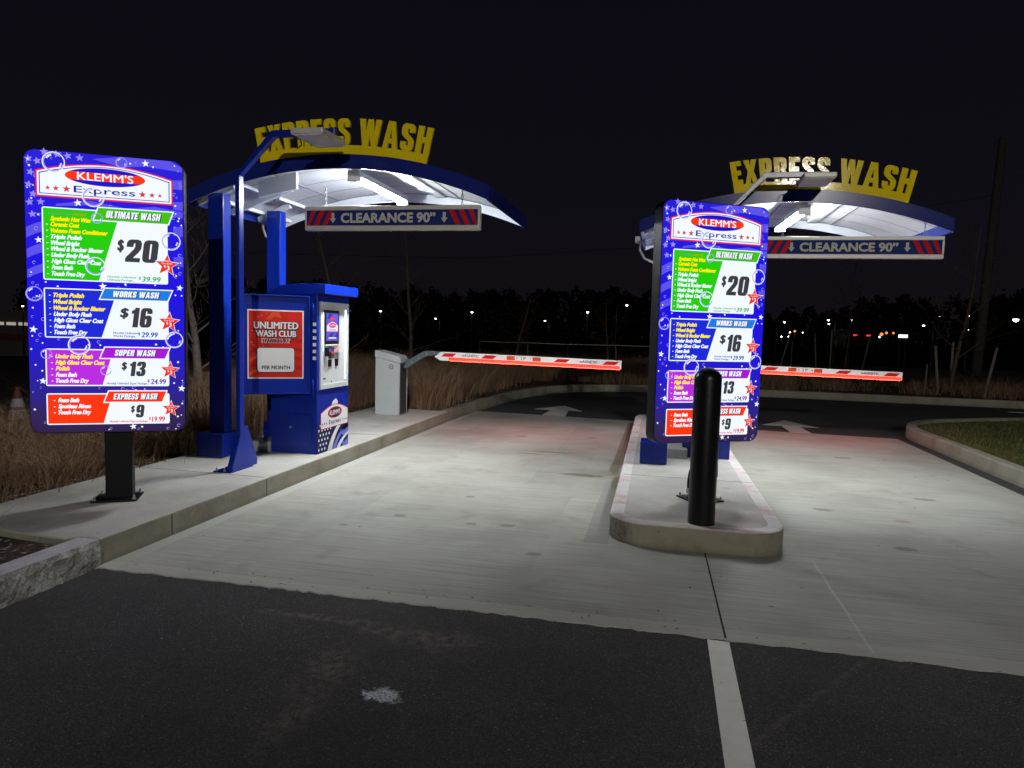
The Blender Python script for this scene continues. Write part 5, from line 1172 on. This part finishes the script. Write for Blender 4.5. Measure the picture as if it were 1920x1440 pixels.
# lawn blades
rl = np.random.RandomState(8); V = []; Fc = []
def in_lawn(x, y):
    if y < 10.7: return x > 3.78
    if y > 15: return False
    for (xa, ya), (xb, yb) in zip(LK[4:], LK[5:]):
        if ya <= y <= yb + 1e-6: return x > xa + (xb - xa) * (y - ya) / max(1e-6, yb - ya) + 0.2
    return False
for _ in range(30000):
    y = rl.uniform(6.6, 14.8); x = rl.uniform(3.78, 4.0 + (y - 6.0) * 0.85)
    if not in_lawn(x, y): continue
    a = rl.uniform(0, 6.28); h = rl.uniform(0.025, 0.06); w = 0.004; lx, ly = rl.normal(0, 0.02, 2); k = len(V)
    V += [(x - w * math.cos(a), y - w * math.sin(a), 0.12), (x + w * math.cos(a), y + w * math.sin(a), 0.12), (x + lx, y + ly, 0.12 + h)]; Fc.append((k, k + 1, k + 2))
mesh_np('lawn_grass', V, Fc, M_GRASS, 'stuff')
# litter on the bed and a few leaves on the concrete
V = []; Fc = []
def chip(x, y, z, s_):
    a = rl.uniform(0, 6.28); k = len(V); l, w = s_ * rl.uniform(0.7, 1.6), s_ * rl.uniform(0.25, 0.6); t1, t2 = rl.uniform(-0.3, 0.3, 2) * s_
    c, s = math.cos(a), math.sin(a)
    for u, v, q in ((-l, 0, 0), (0, -w, t1), (l, 0, t2), (0, w, t1)): V.append((x + u * c - v * s, y + u * s + v * c, z + abs(q) + 0.003))
    Fc.append((k, k + 1, k + 2, k + 3))
for _ in range(3500):
    x, y = rl.uniform(-5.2, -3.34), rl.uniform(1.6, 6.5)
    if (x > -4.45 and y > 3.45) or (y > 3.3 and x > -4.0): continue
    chip(x, y, 0.130, 0.018)
for _ in range(1600): 
    y = rl.uniform(10.4, 16.5); chip(edge_x(y) - rl.uniform(0.15, 0.6), y, 0.130, 0.02)
for _ in range(400): chip(-4.44 + rl.normal(0, 0.06) , rl.uniform(3.9, 10), 0.163, 0.015)
mesh_np('leaf_litter', V, Fc, M_LITTER, 'stuff')
V = []; Fc = []
for _ in range(70): chip(rl.uniform(-3.0, 3.2), rl.uniform(3.5, 11), 0.001, 0.012)
for _ in range(45): chip(rl.uniform(-3.1, 1.5), 3.40 + abs(rl.normal(0, 0.09)), 0.001, 0.010)
for _ in range(220): chip(rl.uniform(-3.0, 2.2), rl.uniform(1.6, 3.36), -0.006, 0.005)
for _ in range(150): chip(rl.uniform(-3.1, 3.3), 3.365 + rl.normal(0, 0.012), -0.005, 0.008)
mesh_np('debris', V, Fc, island_mat('debris_bits', [(0.03, 0.025, 0.02), (0.05, 0.04, 0.03), (0.35, 0.3, 0.22)]), 'stuff')

def bare_tree(loc, h, r, label, seed, levels=4, spread=0.55, nb=5, m=None, group=None, conical=False, min_h=0.2, name='bare_tree'):
    t = thing(name, label, 'tree', loc, 0, 1, group); rr_ = random.Random(seed); mm = m or M_BARK
    tb, bb = MB(), MB()
    pts = []; p = Vector((0, 0, 0)); d = Vector((rr_.uniform(-0.06, 0.06), rr_.uniform(-0.06, 0.06), 1))
    N = 9
    for k in range(N + 1):
        pts.append(p.copy()); p = p + d.normalized() * h / N; d += Vector((rr_.uniform(-0.09, 0.09), rr_.uniform(-0.09, 0.09), 0))
    tb.tube(pts, [r * (1 - 0.88 * k / N) + 0.004 for k in range(N + 1)], mm, 7)
    def br(p0, d0, L, r0, lv):
        q = p0.copy(); d = d0.normalized(); P = [q.copy()]; n = 4
        for k in range(n):
            d = (d + Vector((rr_.uniform(-0.2, 0.2), rr_.uniform(-0.2, 0.2), rr_.uniform(-0.02, 0.16)))).normalized(); q = q + d * L / n; P.append(q.copy())
        bb.tube(P, [max(0.0022, r0 * (1 - 0.8 * k / n)) for k in range(n + 1)], mm, 4 if lv > 1 else 3)
        if lv > 0:
            for k in range(nb - 1 if lv > 1 else nb):
                j = rr_.randint(1, n); a = rr_.uniform(0, 6.28); u = d.orthogonal().normalized(); w = d.cross(u)
                br(P[j], d + (u * math.cos(a) + w * math.sin(a)) * rr_.uniform(0.5, 1.0), L * rr_.uniform(0.4, 0.65), r0 * 0.5, lv - 1)
    nbr = int(6 + h * 2.2)
    for k in range(nbr):
        q = min_h + (0.98 - min_h) * k / nbr; i = min(N - 1, int(q * N)); fr = q * N - i; pp = pts[i].lerp(pts[i + 1], fr)
        a = k * 2.4 + rr_.uniform(-0.4, 0.4)
        L = h * (spread * (1 - q) + 0.06) if conical else h * spread * rr_.uniform(0.5, 0.8) * (1 - 0.55 * q)
        br(pp, Vector((math.cos(a), math.sin(a), rr_.uniform(0.45, 1.0))), L, r * 0.34 * (1 - 0.6 * q), levels - 2)
    tb.build('trunk', t); bb.build('branches', t)
    return t
bare_tree((-6.75, 9.2, 0.05), 2.9, 0.075, 'pale bare tree between the menu board and the blue column', 3, 4, 0.5, 5, group='bare trees', min_h=0.22)
bare_tree((-7.6, 20.5, 0.05), 5.2, 0.07, 'tall bare tree right behind the grey gate cabinet', 12, 4, 0.42, 5, m=mat('grey_bark', (0.09, 0.075, 0.066), 0.9, var=0.2, scale=12), group='bare trees', min_h=0.12)
bare_tree((-5.0, 24.0, 0.0), 2.7, 0.05, 'low bushy bare tree above the start of the nearer boom', 15, 4, 0.55, 6, m=M_TWIG, group='bare trees', min_h=0.05)
bare_tree((-1.9, 26.0, 0.0), 2.5, 0.05, 'low bushy bare tree above the end of the nearer boom', 18, 4, 0.55, 6, m=M_TWIG, group='bare trees', min_h=0.05)
bare_tree((0.2, 24.0, 0.0), 2.5, 0.05, 'low bare tree beside the edge of the island menu board', 19, 4, 0.5, 6, m=M_TWIG, group='bare trees', min_h=0.05)
bare_tree((7.35, 19.9, 0.05), 4.3, 0.055, 'bare cone shaped tree between three leaning stakes', 23, 4, 0.34, 6, m=M_TWIG, group='bare trees', conical=True, min_h=0.22)
bare_tree((7.75, 32.2, 0.0), 4.6, 0.045, 'thin bare tree among the stakes behind the far boom', 29, 4, 0.3, 5, m=M_TWIG, group='bare trees', conical=True, min_h=0.3)
bare_tree((-6.2, 13.0, 0.05), 3.9, 0.04, 'slender bare tree seen below the left clearance sign', 31, 4, 0.35, 5, m=M_TWIG, group='bare trees', min_h=0.2)

def stake(x, y, h, lean, label, r=0.035, z=0.05):
    b = MB(); b.cyl((0, 0, -0.05), (lean * h, 0, h), r, M_WOOD, r * 0.9, 9); b.cyl((lean * h, 0, h), (lean * h * 1.005, 0, h + 0.012), r * 0.9, M_WOOD, r * 0.6, 9)
    o = b.build('wooden_stake'); o.location = (x, y, z); tag(o, label, 'stake', 'weathered tree stakes')
stake(6.72, 18.9, 1.25, -0.12, 'stake left of the cone shaped tree, leaning left'); stake(7.38, 20.0, 1.35, -0.015, 'upright stake beside the trunk of the cone shaped tree'); stake(7.62, 18.7, 1.25, 0.17, 'stake right of the cone shaped tree, leaning right')
stake(4.85, 30.8, 1.55, 0.24, 'leaning stake nearest the island menu board', 0.03); stake(6.45, 31.5, 1.55, -0.09, 'stake third along behind the far boom, leaning left', 0.03); stake(7.0, 31.6, 1.7, 0.0, 'tall upright pale stake behind the far boom', 0.04); stake(8.35, 32.0, 1.5, 0.17, 'stake behind the far boom nearest the red tail lamps', 0.032); stake(5.35, 31.0, 1.2, 0.0, 'thin short stake second along behind the far boom', 0.018)
stake(6.3, 18.6, 0.8, 0.02, 'short thin post at the end of the far boom', 0.018)
stake(-4.74, 25.0, 0.95, -0.03, 'short post under the wire behind the nearer boom', 0.025); stake(-1.5, 25.0, 0.9, -0.1, 'short leaning post behind the tip of the nearer boom', 0.025)
t = thing('wire_fence', 'single pale wire strung low behind the nearer boom', 'fence', (-6.6, 25.1, 0))
b = MB(); b.tube([(0, 0, 0.955), (0.9, 0, 0.945), (1.85, 0, 0.955), (3.2, 0, 0.94), (5.0, 0, 0.96), (6.6, 0, 0.955)], 0.009, M_PRINTW, 5); b.build('wire', t)
for x in (0.0, 3.3, 6.6):
    b = MB(); b.cyl((x, 0, -0.1), (x, 0, 0.97), 0.02, M_DBARK, n=7); b.build('post', t)

# utility pole and wire at the right
t = thing('utility_pole', 'tall dark wooden utility pole at the right edge', 'utility pole', (11.9, 30, -0.2))
b = MB(); b.cyl((0, 0, 0), (0.3, 0, 9.3), 0.19, M_DBARK, 0.14, 14); b.build('pole', t)
b = MB(); b.tube([(0.3, 0, 8.0), (5, 0.5, 7.4), (12, 1, 7.1), (25, 2, 7.6)], 0.012, M_DGREY, 5); b.tube([(0.3, 0, 7.2), (-10, 3, 5.75), (-22, 6, 5.3), (-40, 12, 6.2)], 0.012, M_DGREY, 5); b.build('wire', t)

# dark wood on the far side of the valley
rf = np.random.RandomState(17); V = []; Fc = []
def crown(cx, cy, z0, z1, w, n):
    for _ in range(n):
        q = rf.beta(1.3, 1.1); rad = w * (1 - q * q) ** 0.5 * (0.35 + 0.65 * rf.rand()); a = rf.uniform(0, 6.28)
        x = cx + rad * math.cos(a); y = cy + rad * math.sin(a); z = z0 + (z1 - z0) * q + rf.normal(0, 0.25)
        s_ = rf.uniform(0.2, 0.5); d1 = rf.normal(0, 1, 3); d1 /= np.linalg.norm(d1); d2 = rf.normal(0, 1, 3); d2 -= d1 * d1.dot(d2); d2 /= np.linalg.norm(d2); c = np.array((x, y, z)); k = len(V)
        for p in (c + d1 * s_, c + d2 * s_ * 0.6, c - d1 * s_, c - d2 * s_ * 0.6): V.append(tuple(p))
        Fc.append((k, k + 1, k + 2, k + 3))
def topz(x):
    pts = [(-110, 9.5), (-60, 8.2), (-34, 6.5), (-26, 6.6), (-18, 6.9), (-11, 7.6), (-4, 7.4), (4, 6.0), (10, 4.2), (18, 4.6), (24, 5.2), (29, 6.4), (33, 7.3), (37, 6.6), (42, 7.2), (50, 7.6), (60, 7.0), (110, 8)]
    return float(np.interp(x, [p[0] for p in pts], [p[1] for p in pts]))
x = -105.0
while x < 80:
    for dy in (0, 7):
        w = rf.uniform(3.2, 5.2); yy = 100 + dy + rf.uniform(-3, 3)
        crown(x + rf.uniform(-1, 1), yy, -6.0, topz(x) * (1 + dy / 100) + rf.uniform(-1.0, 0.4), w, 720)
    x += rf.uniform(2.2, 3.4)
mesh_np('forest', V, Fc, M_CROWN, 'stuff')
